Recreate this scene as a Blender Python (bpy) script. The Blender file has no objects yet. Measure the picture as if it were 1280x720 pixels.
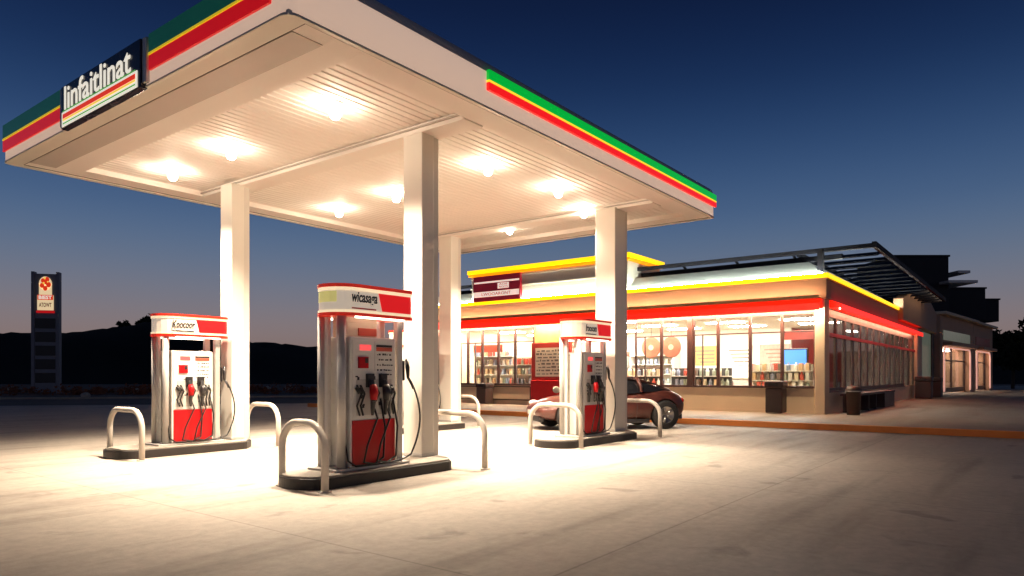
import bpy, bmesh, math, random
from mathutils import Vector, Matrix
R = math.radians
random.seed(7)
S = bpy.context.scene
COL = S.collection

# ------------------------------------------------------------------ camera numbers
F, HOR, CH = 865.0, 469.0, 1.30
ANG = R(37.34)                                  # street axis X is this far right of the view axis
CA, SA = math.cos(ANG), math.sin(ANG)
def W(x, y):                                    # camera-plan metres -> world plan
    return (SA * x + CA * y, -CA * x + SA * y)

# ------------------------------------------------------------------ materials
def new_mat(name):
    m = bpy.data.materials.new(name); m.use_nodes = True
    nt = m.node_tree
    return m, nt, nt.nodes['Principled BSDF']
def mat(name, col, rough=0.5, metal=0.0, var=0.12, scale=3.0, bump=0.0, bscale=40.0, emit=None, estr=0.0, coat=0.0, spec=0.5):
    m, nt, b = new_mat(name)
    b.inputs['Roughness'].default_value = rough
    b.inputs['Metallic'].default_value = metal
    b.inputs['Coat Weight'].default_value = coat
    b.inputs['Specular IOR Level'].default_value = spec
    tc = nt.nodes.new('ShaderNodeTexCoord')
    n = nt.nodes.new('ShaderNodeTexNoise'); n.inputs['Scale'].default_value = scale; n.inputs['Detail'].default_value = 6
    nt.links.new(tc.outputs['Object'], n.inputs['Vector'])
    mx = nt.nodes.new('ShaderNodeMix'); mx.data_type = 'RGBA'
    mx.inputs[6].default_value = tuple(max(0, c * (1 - var)) for c in col) + (1,)
    mx.inputs[7].default_value = tuple(min(1, c * (1 + var)) for c in col) + (1,)
    nt.links.new(n.outputs['Fac'], mx.inputs[0])
    nt.links.new(mx.outputs[2], b.inputs['Base Color'])
    rr = nt.nodes.new('ShaderNodeMapRange'); rr.inputs[3].default_value = max(0, rough - .08); rr.inputs[4].default_value = min(1, rough + .1)
    nt.links.new(n.outputs['Fac'], rr.inputs[0]); nt.links.new(rr.outputs[0], b.inputs['Roughness'])
    if bump:
        n2 = nt.nodes.new('ShaderNodeTexNoise'); n2.inputs['Scale'].default_value = bscale; n2.inputs['Detail'].default_value = 5
        nt.links.new(tc.outputs['Object'], n2.inputs['Vector'])
        bp = nt.nodes.new('ShaderNodeBump'); bp.inputs['Strength'].default_value = bump; bp.inputs['Distance'].default_value = .02
        nt.links.new(n2.outputs['Fac'], bp.inputs['Height']); nt.links.new(bp.outputs[0], b.inputs['Normal'])
    if emit:
        b.inputs['Emission Color'].default_value = tuple(emit) + (1,)
        b.inputs['Emission Strength'].default_value = estr
    return m
def glow(name, col, strength):
    m, nt, b = new_mat(name)
    b.inputs['Base Color'].default_value = tuple(min(1, c * .8) for c in col) + (1,)
    b.inputs['Emission Color'].default_value = tuple(col) + (1,)
    b.inputs['Emission Strength'].default_value = strength
    b.inputs['Roughness'].default_value = .3
    return m
def glass(name, tint=(.93, .96, .95), refl=.5):
    m = bpy.data.materials.new(name); m.use_nodes = True
    nt = m.node_tree; nt.nodes.clear()
    o = nt.nodes.new('ShaderNodeOutputMaterial'); t = nt.nodes.new('ShaderNodeBsdfTransparent'); g = nt.nodes.new('ShaderNodeBsdfGlossy')
    t.inputs[0].default_value = tint + (1,); g.inputs['Roughness'].default_value = .03
    fr = nt.nodes.new('ShaderNodeFresnel'); fr.inputs[0].default_value = 1.45
    ml = nt.nodes.new('ShaderNodeMath'); ml.operation = 'MULTIPLY'; ml.inputs[1].default_value = refl
    nt.links.new(fr.outputs[0], ml.inputs[0])
    mx = nt.nodes.new('ShaderNodeMixShader')
    nt.links.new(ml.outputs[0], mx.inputs[0]); nt.links.new(t.outputs[0], mx.inputs[1]); nt.links.new(g.outputs[0], mx.inputs[2])
    nt.links.new(mx.outputs[0], o.inputs[0])
    return m

def concrete(name, c1, c2, rough=.55, stain=.25, joint=0.0):
    m, nt, b = new_mat(name)
    L = nt.links
    tc = nt.nodes.new('ShaderNodeTexCoord')
    big = nt.nodes.new('ShaderNodeTexNoise'); big.inputs['Scale'].default_value = .35; big.inputs['Detail'].default_value = 8; big.inputs['Roughness'].default_value = .62
    L.new(tc.outputs['Object'], big.inputs['Vector'])
    cr = nt.nodes.new('ShaderNodeValToRGB')
    cr.color_ramp.elements[0].position = .32; cr.color_ramp.elements[0].color = c1 + (1,)
    cr.color_ramp.elements[1].position = .68; cr.color_ramp.elements[1].color = c2 + (1,)
    L.new(big.outputs['Fac'], cr.inputs[0])
    fine = nt.nodes.new('ShaderNodeTexNoise'); fine.inputs['Scale'].default_value = 9; fine.inputs['Detail'].default_value = 8; fine.inputs['Roughness'].default_value = .7
    L.new(tc.outputs['Object'], fine.inputs['Vector'])
    sp = nt.nodes.new('ShaderNodeMapRange'); sp.inputs[1].default_value = .3; sp.inputs[2].default_value = .7; sp.inputs[3].default_value = 1 - stain * .45; sp.inputs[4].default_value = 1 + stain * .25
    L.new(fine.outputs['Fac'], sp.inputs[0])
    # oily drips and tyre scuffs: stretched along the lane
    mp = nt.nodes.new('ShaderNodeMapping'); mp.inputs['Scale'].default_value = (.12, 1.1, 1)
    L.new(tc.outputs['Object'], mp.inputs['Vector'])
    st = nt.nodes.new('ShaderNodeTexNoise'); st.inputs['Scale'].default_value = 1.6; st.inputs['Detail'].default_value = 7
    L.new(mp.outputs[0], st.inputs['Vector'])
    sm = nt.nodes.new('ShaderNodeMapRange'); sm.inputs[1].default_value = .52; sm.inputs[2].default_value = .75; sm.inputs[3].default_value = 1; sm.inputs[4].default_value = 1 - stain
    L.new(st.outputs['Fac'], sm.inputs[0])
    m0 = nt.nodes.new('ShaderNodeMath'); m0.operation = 'MULTIPLY'; L.new(sp.outputs[0], m0.inputs[0]); L.new(sm.outputs[0], m0.inputs[1])
    oil = nt.nodes.new('ShaderNodeTexNoise'); oil.inputs['Scale'].default_value = 1.7; oil.inputs['Detail'].default_value = 5; oil.inputs['Distortion'].default_value = .6
    L.new(tc.outputs['Object'], oil.inputs['Vector'])
    om = nt.nodes.new('ShaderNodeMapRange'); om.inputs[1].default_value = .63; om.inputs[2].default_value = .72; om.inputs[3].default_value = 1; om.inputs[4].default_value = 1 - stain * .8
    L.new(oil.outputs['Fac'], om.inputs[0])
    m1 = nt.nodes.new('ShaderNodeMath'); m1.operation = 'MULTIPLY'; L.new(m0.outputs[0], m1.inputs[0]); L.new(om.outputs[0], m1.inputs[1])
    mul = nt.nodes.new('ShaderNodeMix'); mul.data_type = 'RGBA'; mul.blend_type = 'MULTIPLY'; mul.inputs[0].default_value = 1
    L.new(cr.outputs[0], mul.inputs[6]); L.new(m1.outputs[0], mul.inputs[7])
    if joint:
        br = nt.nodes.new('ShaderNodeTexBrick'); br.offset = 0.0; br.inputs['Scale'].default_value = 1.0; br.inputs['Brick Width'].default_value = 4.6; br.inputs['Row Height'].default_value = 4.6
        br.inputs['Mortar Size'].default_value = .012; br.inputs['Mortar Smooth'].default_value = .3
        br.inputs['Color1'].default_value = (1, 1, 1, 1); br.inputs['Color2'].default_value = (.95, .95, .95, 1); br.inputs['Mortar'].default_value = (1 - joint, 1 - joint, 1 - joint, 1)
        mpb = nt.nodes.new('ShaderNodeMapping'); mpb.inputs['Location'].default_value = (1.2, 2.1, 0); L.new(tc.outputs['Object'], mpb.inputs['Vector']); L.new(mpb.outputs[0], br.inputs['Vector'])
        mj = nt.nodes.new('ShaderNodeMix'); mj.data_type = 'RGBA'; mj.blend_type = 'MULTIPLY'; mj.inputs[0].default_value = 1
        L.new(mul.outputs[2], mj.inputs[6]); L.new(br.outputs['Color'], mj.inputs[7]); mul = mj
    L.new(mul.outputs[2], b.inputs['Base Color'])
    rg = nt.nodes.new('ShaderNodeMapRange'); rg.inputs[3].default_value = rough - .12; rg.inputs[4].default_value = rough + .15
    L.new(st.outputs['Fac'], rg.inputs[0]); L.new(rg.outputs[0], b.inputs['Roughness'])
    bn = nt.nodes.new('ShaderNodeTexNoise'); bn.inputs['Scale'].default_value = 60; bn.inputs['Detail'].default_value = 4
    L.new(tc.outputs['Object'], bn.inputs['Vector'])
    bp = nt.nodes.new('ShaderNodeBump'); bp.inputs['Strength'].default_value = .25; bp.inputs['Distance'].default_value = .01
    L.new(bn.outputs['Fac'], bp.inputs['Height']); L.new(bp.outputs[0], b.inputs['Normal'])
    return m

M = {}
M['ground']   = concrete('forecourt_concrete', (.36, .315, .265), (.48, .425, .36), .62, .42, .3)
M['asphalt']  = concrete('asphalt', (.035, .034, .034), (.06, .058, .056), .8, .3)
M['dirt']     = concrete('verge_dirt', (.07, .035, .025), (.15, .075, .05), .95, .3)
M['paving']   = concrete('sidewalk_paving', (.23, .19, .155), (.33, .275, .22), .65, .25)
M['curb']     = mat('orange_curb_paint', (.75, .24, .05), .6, var=.25, scale=2.0, bump=.2)
M['white']    = mat('white_paint', (.78, .74, .66), .35, var=.05, scale=1.2)
M['ceil']     = mat('soffit_sheet', (.93, .87, .80), .65, var=.05, scale=1.0)
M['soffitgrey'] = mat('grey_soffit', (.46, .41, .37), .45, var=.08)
M['fascia']   = mat('fascia_panel', (.62, .55, .50), .38, var=.08, scale=.8)
M['fascia_glow'] = mat('fascia_added_glow', (.66, .53, .46), .38, var=.08, scale=.8, emit=(1, .69, .52), estr=.48)  # emission put into the panel colour to brighten it, no lamp inside
M['lip']      = mat('canopy_lip', (.74, .69, .60), .4, var=.06)
M['gap']      = mat('dark_joint', (.05, .03, .025), .7)
M['colgrey']  = mat('column_grey', (.66, .62, .56), .4, var=.08)
M['sgreen_on'] = glow('lit_green_band', (.0, .42, .035), .95)
M['sred_on']   = glow('lit_red_band', (.85, .008, .008), 1.0)
M['syel_on']   = glow('lit_yellow_band', (1.0, .62, .03), 1.1)
M['sgreen']   = mat('green_panel', (.012, .13, .065), .3, var=.2, scale=1, emit=(.01, .12, .08), estr=.25)  # stripe paints: a faint glow is put in to brighten them
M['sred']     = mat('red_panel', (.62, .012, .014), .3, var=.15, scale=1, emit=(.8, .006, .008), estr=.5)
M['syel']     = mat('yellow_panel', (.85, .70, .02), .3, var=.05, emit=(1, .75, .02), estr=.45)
M['signdark'] = mat('sign_dark_face', (.018, .012, .022), .25)
M['signwhite'] = glow('sign_lit_white', (1.0, .93, .78), .75)
M['totemlit'] = glow('totem_lit_panel', (1.0, .74, .42), .7)
M['signred']  = glow('sign_lit_red', (.75, .035, .005), .8)
M['signyel']  = glow('sign_lit_yellow', (1, .65, .08), .8)
M['signgreen'] = glow('sign_lit_green', (.10, .45, .08), .6)
M['metal']    = mat('brushed_metal', (.58, .56, .53), .40, metal=.35, var=.02, scale=5)
M['railpaint'] = mat('rail_paint', (.66, .60, .52), .3, var=.08, scale=6)
M['island']   = mat('island_top_concrete', (.30, .27, .23), .7, var=.2, scale=3, bump=.2)
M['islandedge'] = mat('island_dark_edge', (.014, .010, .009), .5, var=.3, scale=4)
M['pumpwhite'] = mat('pump_white_enamel', (.84, .82, .76), .28, var=.05, scale=3)
M['pumpcream'] = mat('pump_cream_panel', (.62, .53, .40), .4, var=.08)
M['pumpred']  = mat('pump_red_enamel', (.40, .004, .007), .35, var=.12, scale=2, spec=.25)
M['pumpred_dim'] = mat('pump_red_plate', (.55, .10, .06), .35)
M['rubber']   = mat('black_rubber', (.012, .011, .011), .45, var=.2)
M['blackpl']  = mat('black_plastic', (.02, .018, .02), .35)
M['screen']   = mat('pump_screen', (.10, .12, .13), .15)
M['pinklit']  = glow('pump_red_readout', (1.0, .10, .10), .8)
M['valbody']  = glow('valance_face', (.92, .78, .62), .38)
M['vfill']    = glow('valance_fill_strip', (1.0, .86, .66), 7.0)
M['valwhite'] = glow('valance_lit_white', (1.0, .80, .50), .8)
M['valred']   = glow('valance_lit_red', (.80, .010, .012), .62)
M['valorange'] = glow('valance_lit_rim', (.75, .03, .012), .35)
M['valyel']   = glow('valance_lit_yellow', (.80, .72, .25), .45)
M['ink']      = mat('black_ink', (.02, .015, .015), .5)
M['inkred']   = mat('red_ink', (.5, .03, .02), .5)
M['lens']     = glow('lamp_lens', (1.0, .84, .64), 1.0)
M['stucco']   = mat('cream_stucco', (.74, .58, .40), .8, var=.1, scale=1.5, bump=.25, bscale=30)
M['tan']      = mat('tan_fascia_stucco', (.54, .32, .20), .75, var=.1, scale=1.2, bump=.15)
M['tower']    = mat('pale_parapet', (.72, .72, .62), .6, var=.06)
M['roofwhite'] = mat('pale_metal_roof', (.70, .76, .72), .35, var=.06)
M['wood']     = mat('varnished_wood', (.50, .28, .10), .45, var=.25, scale=4)
M['neonred']  = glow('red_neon_awning', (1.0, .012, .003), 1.6)
M['cove']     = glow('cove_strip_lamp', (.95, 1.0, .86), 130.0)
M['strip']    = glow('awning_fill_strip', (1.0, .76, .48), 270.0)  # added fill light, like the fascia and gable strips below
M['strip_fascia'] = glow('fascia_fill_strip', (1.0, .72, .46), 55.0)
M['gable_fill'] = glow('gable_fill_strip', (1.0, .72, .45), 9.0)
M['neonyel']  = glow('yellow_neon_band', (1.0, .60, .0), 1.5)
M['neonora']  = glow('orange_neon_cap', (1.0, .30, .0), 1.1)
M['neonpink'] = glow('pink_neon_tube', (1.0, .50, .40), .6)
M['darkmetal'] = mat('dark_metal', (.009, .010, .016), .7, spec=.15, metal=.0, var=.2)
M['frame']    = mat('bronze_window_frame', (.07, .035, .03), .4, var=.15)
M['glass']    = glass('shop_glass')
M['carglass'] = mat('dark_car_glass', (.012, .012, .014), .06, spec=.7)
M['kred']     = mat('kiosk_red', (.42, .035, .025), .4, var=.15)
M['kbright']  = mat('kiosk_bright_red', (.60, .012, .012), .35, var=.1)
M['inside']   = mat('shop_wall_cream', (.80, .74, .64), .7, var=.08)
M['insidefloor'] = mat('shop_floor_tile', (.55, .48, .38), .3, var=.1)
M['panel']    = glow('ceiling_panel', (1.0, .95, .86), 95.0)
M['panel_dim'] = glow('dim_ceiling_panel', (1.0, .88, .78), 34.0)
M['strip_side'] = glow('side_fill_strip', (1.0, .74, .44), 22.0)
M['shelf']    = mat('shelf_metal', (.66, .62, .56), .45)
M['darkshelf'] = mat('dark_shelf_base', (.07, .06, .06), .5)
M['maroon']   = mat('maroon_sign', (.20, .006, .018), .35, var=.15, emit=(.3, .005, .02), estr=.25)
M['pinkwhite'] = glow('maroon_sign_letters', (1.0, .72, .62), .75)
M['bin']      = mat('brown_bin', (.055, .032, .028), .5, var=.2)
M['carpaint'] = mat('maroon_car_paint', (.075, .020, .014), .42, metal=.1, var=.05, coat=.25)
M['tyre']     = mat('tyre_rubber', (.015, .014, .014), .8)
M['chrome']   = mat('alloy_rim', (.35, .33, .31), .3, metal=.9)
M['lampglass'] = mat('car_lamp_glass', (.75, .70, .62), .1)
M['taillamp'] = mat('car_tail_lamp', (.35, .01, .01), .15)
M['totem']    = mat('totem_dark_cladding', (.20, .20, .24), .5, var=.2)
M['totemdark'] = mat('totem_price_panel', (.01, .01, .013), .4)
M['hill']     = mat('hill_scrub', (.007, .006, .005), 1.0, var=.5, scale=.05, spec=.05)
M['leaf']     = mat('dark_foliage', (.030, .036, .020), .8, var=.5, scale=.6, spec=.15)
M['scrub']    = mat('dry_scrub', (.24, .09, .05), .9, var=.5, scale=.8, spec=.1)
M['bark']     = mat('bark', (.06, .045, .035), .9, var=.3)
M['rock']     = mat('pale_rock', (.45, .40, .34), .8, var=.2, bump=.4, bscale=6)
M['unit']     = mat('rooftop_dark', (.012, .012, .016), .7, var=.3)
M['winglass'] = mat('pale_transom', (.45, .50, .42), .2, emit=(.5, .6, .4), estr=.10)
M['screenblue'] = glow('blue_screen', (.06, .20, .75), 1.0)
M['signfade'] = mat('faded_red_card', (.66, .26, .20), .5, var=.3, scale=6)
M['red_goods'] = mat('red_goods', (.55, .09, .06), .4)
M['posterpaper'] = glow('lit_poster', (1.0, .78, .55), .10)
M['posterink'] = mat('poster_ink', (.22, .15, .11), .6)

# ------------------------------------------------------------------ mesh builder
class MB:
    def __init__(s): s.v = []; s.f = []; s.mi = []
    def add(s, vs, fs, mi=0):
        o = len(s.v); s.v += [tuple(v) for v in vs]
        for f in fs: s.f.append([i + o for i in f]); s.mi.append(mi)
        return s
    def box(s, x0, x1, y0, y1, z0, z1, mi=0):
        if x0 > x1: x0, x1 = x1, x0
        if y0 > y1: y0, y1 = y1, y0
        if z0 > z1: z0, z1 = z1, z0
        vs = [(x, y, z) for z in (z0, z1) for y in (y0, y1) for x in (x0, x1)]
        return s.add(vs, [(0, 2, 3, 1), (4, 5, 7, 6), (0, 1, 5, 4), (2, 6, 7, 3), (0, 4, 6, 2), (1, 3, 7, 5)], mi)
    def prism(s, poly, z0, z1, mi=0):                       # poly counter-clockwise in xy
        n = len(poly); vs = [(x, y, z0) for x, y in poly] + [(x, y, z1) for x, y in poly]
        return s.add(vs, [tuple(range(n))[::-1], tuple(range(n, 2 * n))] + [(i, (i + 1) % n, n + (i + 1) % n, n + i) for i in range(n)], mi)
    def extr(s, prof, axis, a0, a1, mi=0):                  # profile polygon in the two other axes, extruded along axis
        def pt(a, p):
            return (a, p[0], p[1]) if axis == 'x' else ((p[0], a, p[1]) if axis == 'y' else (p[0], p[1], a))
        n = len(prof); vs = [pt(a0, p) for p in prof] + [pt(a1, p) for p in prof]
        return s.add(vs, [tuple(range(n)), tuple(range(n, 2 * n))[::-1]] + [(i, n + i, n + (i + 1) % n, (i + 1) % n) for i in range(n)], mi)
    def tube(s, pts, r, n=10, mi=0, cap=True):
        pts = [Vector(p) for p in pts]; rings = []
        t0 = (pts[1] - pts[0]).normalized()
        up = Vector((0, 0, 1)) if abs(t0.z) < .9 else Vector((1, 0, 0))
        a = t0.cross(up).normalized()
        for i, p in enumerate(pts):
            if i == 0: t = pts[1] - pts[0]
            elif i == len(pts) - 1: t = pts[-1] - pts[-2]
            else: t = (pts[i + 1] - pts[i]).normalized() + (pts[i] - pts[i - 1]).normalized()
            t.normalize(); a = (a - t * a.dot(t)).normalized(); b = t.cross(a)
            rr = r[i] if isinstance(r, (list, tuple)) else r
            rings.append([p + (a * math.cos(2 * math.pi * k / n) + b * math.sin(2 * math.pi * k / n)) * rr for k in range(n)])
        vs = [q for ring in rings for q in ring]; fs = []
        for i in range(len(pts) - 1):
            for k in range(n):
                fs.append((i * n + k, i * n + (k + 1) % n, (i + 1) * n + (k + 1) % n, (i + 1) * n + k))
        if cap: fs += [tuple(range(n))[::-1], tuple(range((len(pts) - 1) * n, len(pts) * n))]
        return s.add(vs, fs, mi)
    def lathe(s, prof, n=24, c=(0, 0, 0), axis='z', mi=0):  # prof (r, h)
        vs = []; m = len(prof)
        for k in range(n):
            a = 2 * math.pi * k / n
            for r, h in prof:
                p = (r * math.cos(a), r * math.sin(a), h)
                if axis == 'y': p = (p[0], p[2], p[1])
                if axis == 'x': p = (p[2], p[0], p[1])
                vs.append((p[0] + c[0], p[1] + c[1], p[2] + c[2]))
        fs = [(k * m + i, ((k + 1) % n) * m + i, ((k + 1) % n) * m + i + 1, k * m + i + 1) for k in range(n) for i in range(m - 1)]
        return s.add(vs, fs, mi)
    def ball(s, c, r, n=8, m=6, sq=(1, 1, 1), jit=0.0, mi=0):
        vs = []; fs = []
        for j in range(m + 1):
            th = math.pi * j / m
            for k in range(n):
                a = 2 * math.pi * k / n; q = r * (1 + random.uniform(-jit, jit))
                vs.append((c[0] + q * sq[0] * math.sin(th) * math.cos(a), c[1] + q * sq[1] * math.sin(th) * math.sin(a), c[2] + q * sq[2] * math.cos(th)))
        for j in range(m):
            for k in range(n): fs.append((j * n + k, j * n + (k + 1) % n, (j + 1) * n + (k + 1) % n, (j + 1) * n + k))
        return s.add(vs, fs, mi)
    def build(s, name, m, parent=None, bevel=0.0, smooth=False, seg=2):
        me = bpy.data.meshes.new(name); me.from_pydata(s.v, [], s.f); me.update()
        bm = bmesh.new(); bm.from_mesh(me)
        bmesh.ops.remove_doubles(bm, verts=bm.verts, dist=1e-5)
        bmesh.ops.recalc_face_normals(bm, faces=bm.faces); bm.to_mesh(me); bm.free()
        ms = m if isinstance(m, (list, tuple)) else [m]
        for q in ms: me.materials.append(M[q] if isinstance(q, str) else q)
        if len(ms) > 1 and len(me.polygons) == len(s.mi):
            for p, i in zip(me.polygons, s.mi): p.material_index = i
        if smooth:
            for p in me.polygons: p.use_smooth = True
        o = bpy.data.objects.new(name, me); COL.objects.link(o)
        if parent: o.parent = parent
        if bevel:
            b = o.modifiers.new('Bevel', 'BEVEL'); b.width = bevel; b.segments = seg; b.limit_method = 'ANGLE'; b.angle_limit = R(40)
        return o

def tag(o, label, cat, group=None, kind=None):
    o['label'] = label
    if cat: o['category'] = cat
    if group: o['group'] = group
    if kind: o['kind'] = kind
    return o
def thing(name, label, cat, loc=(0, 0, 0), rz=0, group=None):
    o = bpy.data.objects.new(name, None); COL.objects.link(o); o.empty_display_size = .2
    o.location = loc; o.rotation_euler = (0, 0, rz)
    return tag(o, label, cat, group)
def copy_tree(o, parent=None):
    c = o.copy(); COL.objects.link(c)
    if parent: c.parent = parent
    for ch in list(o.children): copy_tree(ch, c)
    return c
def struct(o):
    o['kind'] = 'structure'; return o
def lettering(name, body, size, m, parent, mtx, width=None, ext=.004, bold=0.0, shear=0.0):
    cu = bpy.data.curves.new(name, 'FONT'); cu.body = body; cu.size = size; cu.extrude = ext; cu.align_x = 'CENTER'; cu.align_y = 'CENTER'
    cu.offset = bold; cu.shear = shear; cu.resolution_u = 3
    t = bpy.data.objects.new(name, cu); COL.objects.link(t)
    dg = bpy.context.evaluated_depsgraph_get()
    me = bpy.data.meshes.new_from_object(t.evaluated_get(dg))
    bpy.data.objects.remove(t); bpy.data.curves.remove(cu)
    xs = [v.co.x for v in me.vertices]; ys = [v.co.y for v in me.vertices]
    cx, cy, w = (min(xs) + max(xs)) / 2, (min(ys) + max(ys)) / 2, max(xs) - min(xs)
    k = (width / w) if width else 1
    me.transform(mtx @ Matrix.Diagonal((k, 1, 1, 1)) @ Matrix.Translation((-cx, -cy, 0)))
    me.materials.clear(); me.materials.append(M[m]); me.name = name
    o = bpy.data.objects.new(name, me); COL.objects.link(o); o.parent = parent
    return o
def face_ny(x, y, z): return Matrix.Translation((x, y, z)) @ Matrix.Rotation(R(90), 4, 'X')                       # reads along +x, faces -y
def face_py(x, y, z): return Matrix.Translation((x, y, z)) @ Matrix.Rotation(R(180), 4, 'Z') @ Matrix.Rotation(R(90), 4, 'X')
def face_nx(x, y, z): return Matrix.Translation((x, y, z)) @ Matrix.Rotation(R(-90), 4, 'Z') @ Matrix.Rotation(R(90), 4, 'X')

# ------------------------------------------------------------------ ground, road, sidewalk, hills
g = MB()
def grid_axis(lo, hi): return [lo, -60, -10, 0, 10, 20, 40, 80, 160, hi]
xs = grid_axis(-900, 1600)
g.v = [(x, y, 0) for y in xs for x in xs]; n = len(xs)
g.f = [(j * n + i, j * n + i + 1, (j + 1) * n + i + 1, (j + 1) * n + i) for j in range(n - 1) for i in range(n - 1)]; g.mi = [0] * len(g.f)
struct(g.build('ground', 'ground'))
# asphalt apron and road beyond the forecourt (left), then the verge
def strip(name, pts_cam, z, m):
    b = MB(); b.add([W(x, y) + (z,) for x, y in pts_cam], [tuple(range(len(pts_cam)))])
    return struct(b.build(name, m))
strip('asphalt_apron', [(-90, 12.5), (-30, 27.5), (-14, 31), (-4.5, 33), (0, 40), (-10, 41.2), (-27, 36.9), (-90, 17)], .004, 'asphalt')
strip('road', [(-120, 12), (-27, 37.2), (-10, 41.5), (20, 51), (60, 63), (60, 72), (20, 59), (-10, 48), (-27, 43.5), (-120, 19)], .008, 'asphalt')
kb = MB()
for (a, b_) in [((-120, 11.8), (-27, 37)), ((-27, 37), (-10, 41.3)), ((-10, 41.3), (20, 50.8))]:
    p, q = Vector(W(*a)), Vector(W(*b_)); d = (q - p).normalized(); nn = Vector((-d.y, d.x)) * .1
    kb.prism([tuple(p - nn), tuple(q - nn), tuple(q + nn), tuple(p + nn)], -.05, .11)
struct(kb.build('road_kerb', 'island'))
strip('verge', [(-140, 14), (-27, 44), (-10, 48.5), (20, 59.5), (70, 76), (90, 150), (-260, 150)], .012, 'dirt')

# sidewalk round the shop
CU, SV = 17.55, 5.14           # curb line, side wall line
sw = MB(); sw.prism([(CU + .16, -26), (95, -26), (95, 24), (CU + .16, 24)], -.02, .13)
struct(sw.build('sidewalk', 'paving'))
cb = MB(); cb.box(CU, CU + .157, -26, 24, -.02, .145)
struct(cb.build('curb', 'curb', bevel=.02))

# hills: one terrain sheet behind the road
def ridge(px):
    pts = [(-900, 30), (-500, 44), (-200, 50), (0, 50), (60, 50), (110, 52), (150, 57), (195, 62), (240, 52), (300, 40), (340, 36), (415, 32), (520, 33), (700, 42), (900, 46), (1100, 45), (1300, 40), (1700, 34), (2400, 25)]
    for (a, ha), (b, hb) in zip(pts, pts[1:]):
        if a <= px <= b:
            t = (px - a) / (b - a); t = t * t * (3 - 2 * t); return ha + (hb - ha) * t
    return 25
hb = MB(); NA, NR = 260, 14
for i in range(NA + 1):
    px = -900 + 3300 * i / NA; k = (px - 640) / F
    for j in range(NR + 1):
        t = j / NR; Y = 95 + 190 * t
        top = CH + ridge(px) / F * 240
        prof = math.sin(min(1, t / .75) * math.pi / 2) ** 1.3 if t < .75 else 1 - (t - .75) * .5
        nz = .5 * math.sin(px * .031 + j) + .4 * math.sin(px * .083 + 2 * j) + random.uniform(-.45, .45)
        u, v = W(k * Y, Y)
        hb.v.append((u, v, -.3 + max(0, top * prof + nz * prof * 1.0)))
for i in range(NA):
    for j in range(NR):
        a = i * (NR + 1) + j; hb.f.append((a, a + NR + 1, a + NR + 2, a + 1)); hb.mi.append(0)
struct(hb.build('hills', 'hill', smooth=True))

# ------------------------------------------------------------------ vegetation and rocks on the verge
def leaf_cloud(mb, c, rad, n, size, squash=.8):
    for _ in range(n):
        d = Vector((random.gauss(0, 1), random.gauss(0, 1), random.gauss(0, 1))).normalized() * random.random() ** .45
        p = Vector((c[0] + d.x * rad, c[1] + d.y * rad, c[2] + d.z * rad * squash))
        a = Vector((random.uniform(-1, 1), random.uniform(-1, 1), random.uniform(-1, 1))).normalized()
        b = a.cross(Vector((random.uniform(-1, 1), random.uniform(-1, 1), random.uniform(-1, 1)))).normalized()
        s_ = size * random.uniform(.6, 1.4)
        mb.add([p - a * s_, p + b * s_ * .5, p + a * s_, p - b * s_ * .5], [(0, 1, 2, 3)])
def tree(loc, h, rad, label, name='tree', group=None, n=900, leaf=.22):
    t = thing(name, label, 'tree', loc, random.uniform(0, 6), group)
    tr = MB(); tr.tube([(0, 0, -.2), (.05, 0, h * .3), (.1, .05, h * .6), (.1, .1, h * .8)], [.16, .13, .09, .04], 8)
    for a in range(5):
        an = a * 1.3; tr.tube([(.07, .02, h * (.35 + .06 * a)), (math.cos(an) * rad * .4, math.sin(an) * rad * .4, h * (.5 + .07 * a)), (math.cos(an) * rad * .75, math.sin(an) * rad * .75, h * (.6 + .07 * a))], [.06, .04, .015], 6)
    tr.build('trunk', 'bark', t)
    cr = MB()
    for k in range(9):
        an = random.uniform(0, 6.28); rr = rad * random.uniform(.1, .7)
        leaf_cloud(cr, (rr * math.cos(an), rr * math.sin(an), h * random.uniform(.45, .88)), rad * random.uniform(.32, .55), n // 9, leaf)
    cr.build('crown', 'leaf', t)
    return t
tlab = ['dark tree beside the far end of the shop row', 'tall dark tree at the right edge of the photo', 'low dark tree between the shop row and the tallest tree']
for (cx, cy, h, r_), lb in zip([(43.4, 60, 5.2, 2.4), (46.3, 60.5, 6.4, 2.8), (44.8, 57.0, 4.0, 2.4)], tlab):
    u, v = W(cx, cy); tree((u, v, 0), h, r_, lb, n=2600, leaf=.26)
for (px, Y, h, r_, lb) in [(155, 232, 4.5, 2.4, 'small round tree alone on the hill crest behind the left pump'), (186, 234, 5.0, 4.2, 'broad tree clump on the hill crest above the left pump sign'), (176, 233, 3.8, 2.6, 'low tree on the hill crest left of the broad clump')]:
    u, v = W((px - 640) / F * Y, Y); tree((u, v, CH + ridge(px) / F * 240 * .98 - 1.6), h, r_, lb, n=500, leaf=.5)
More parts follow.
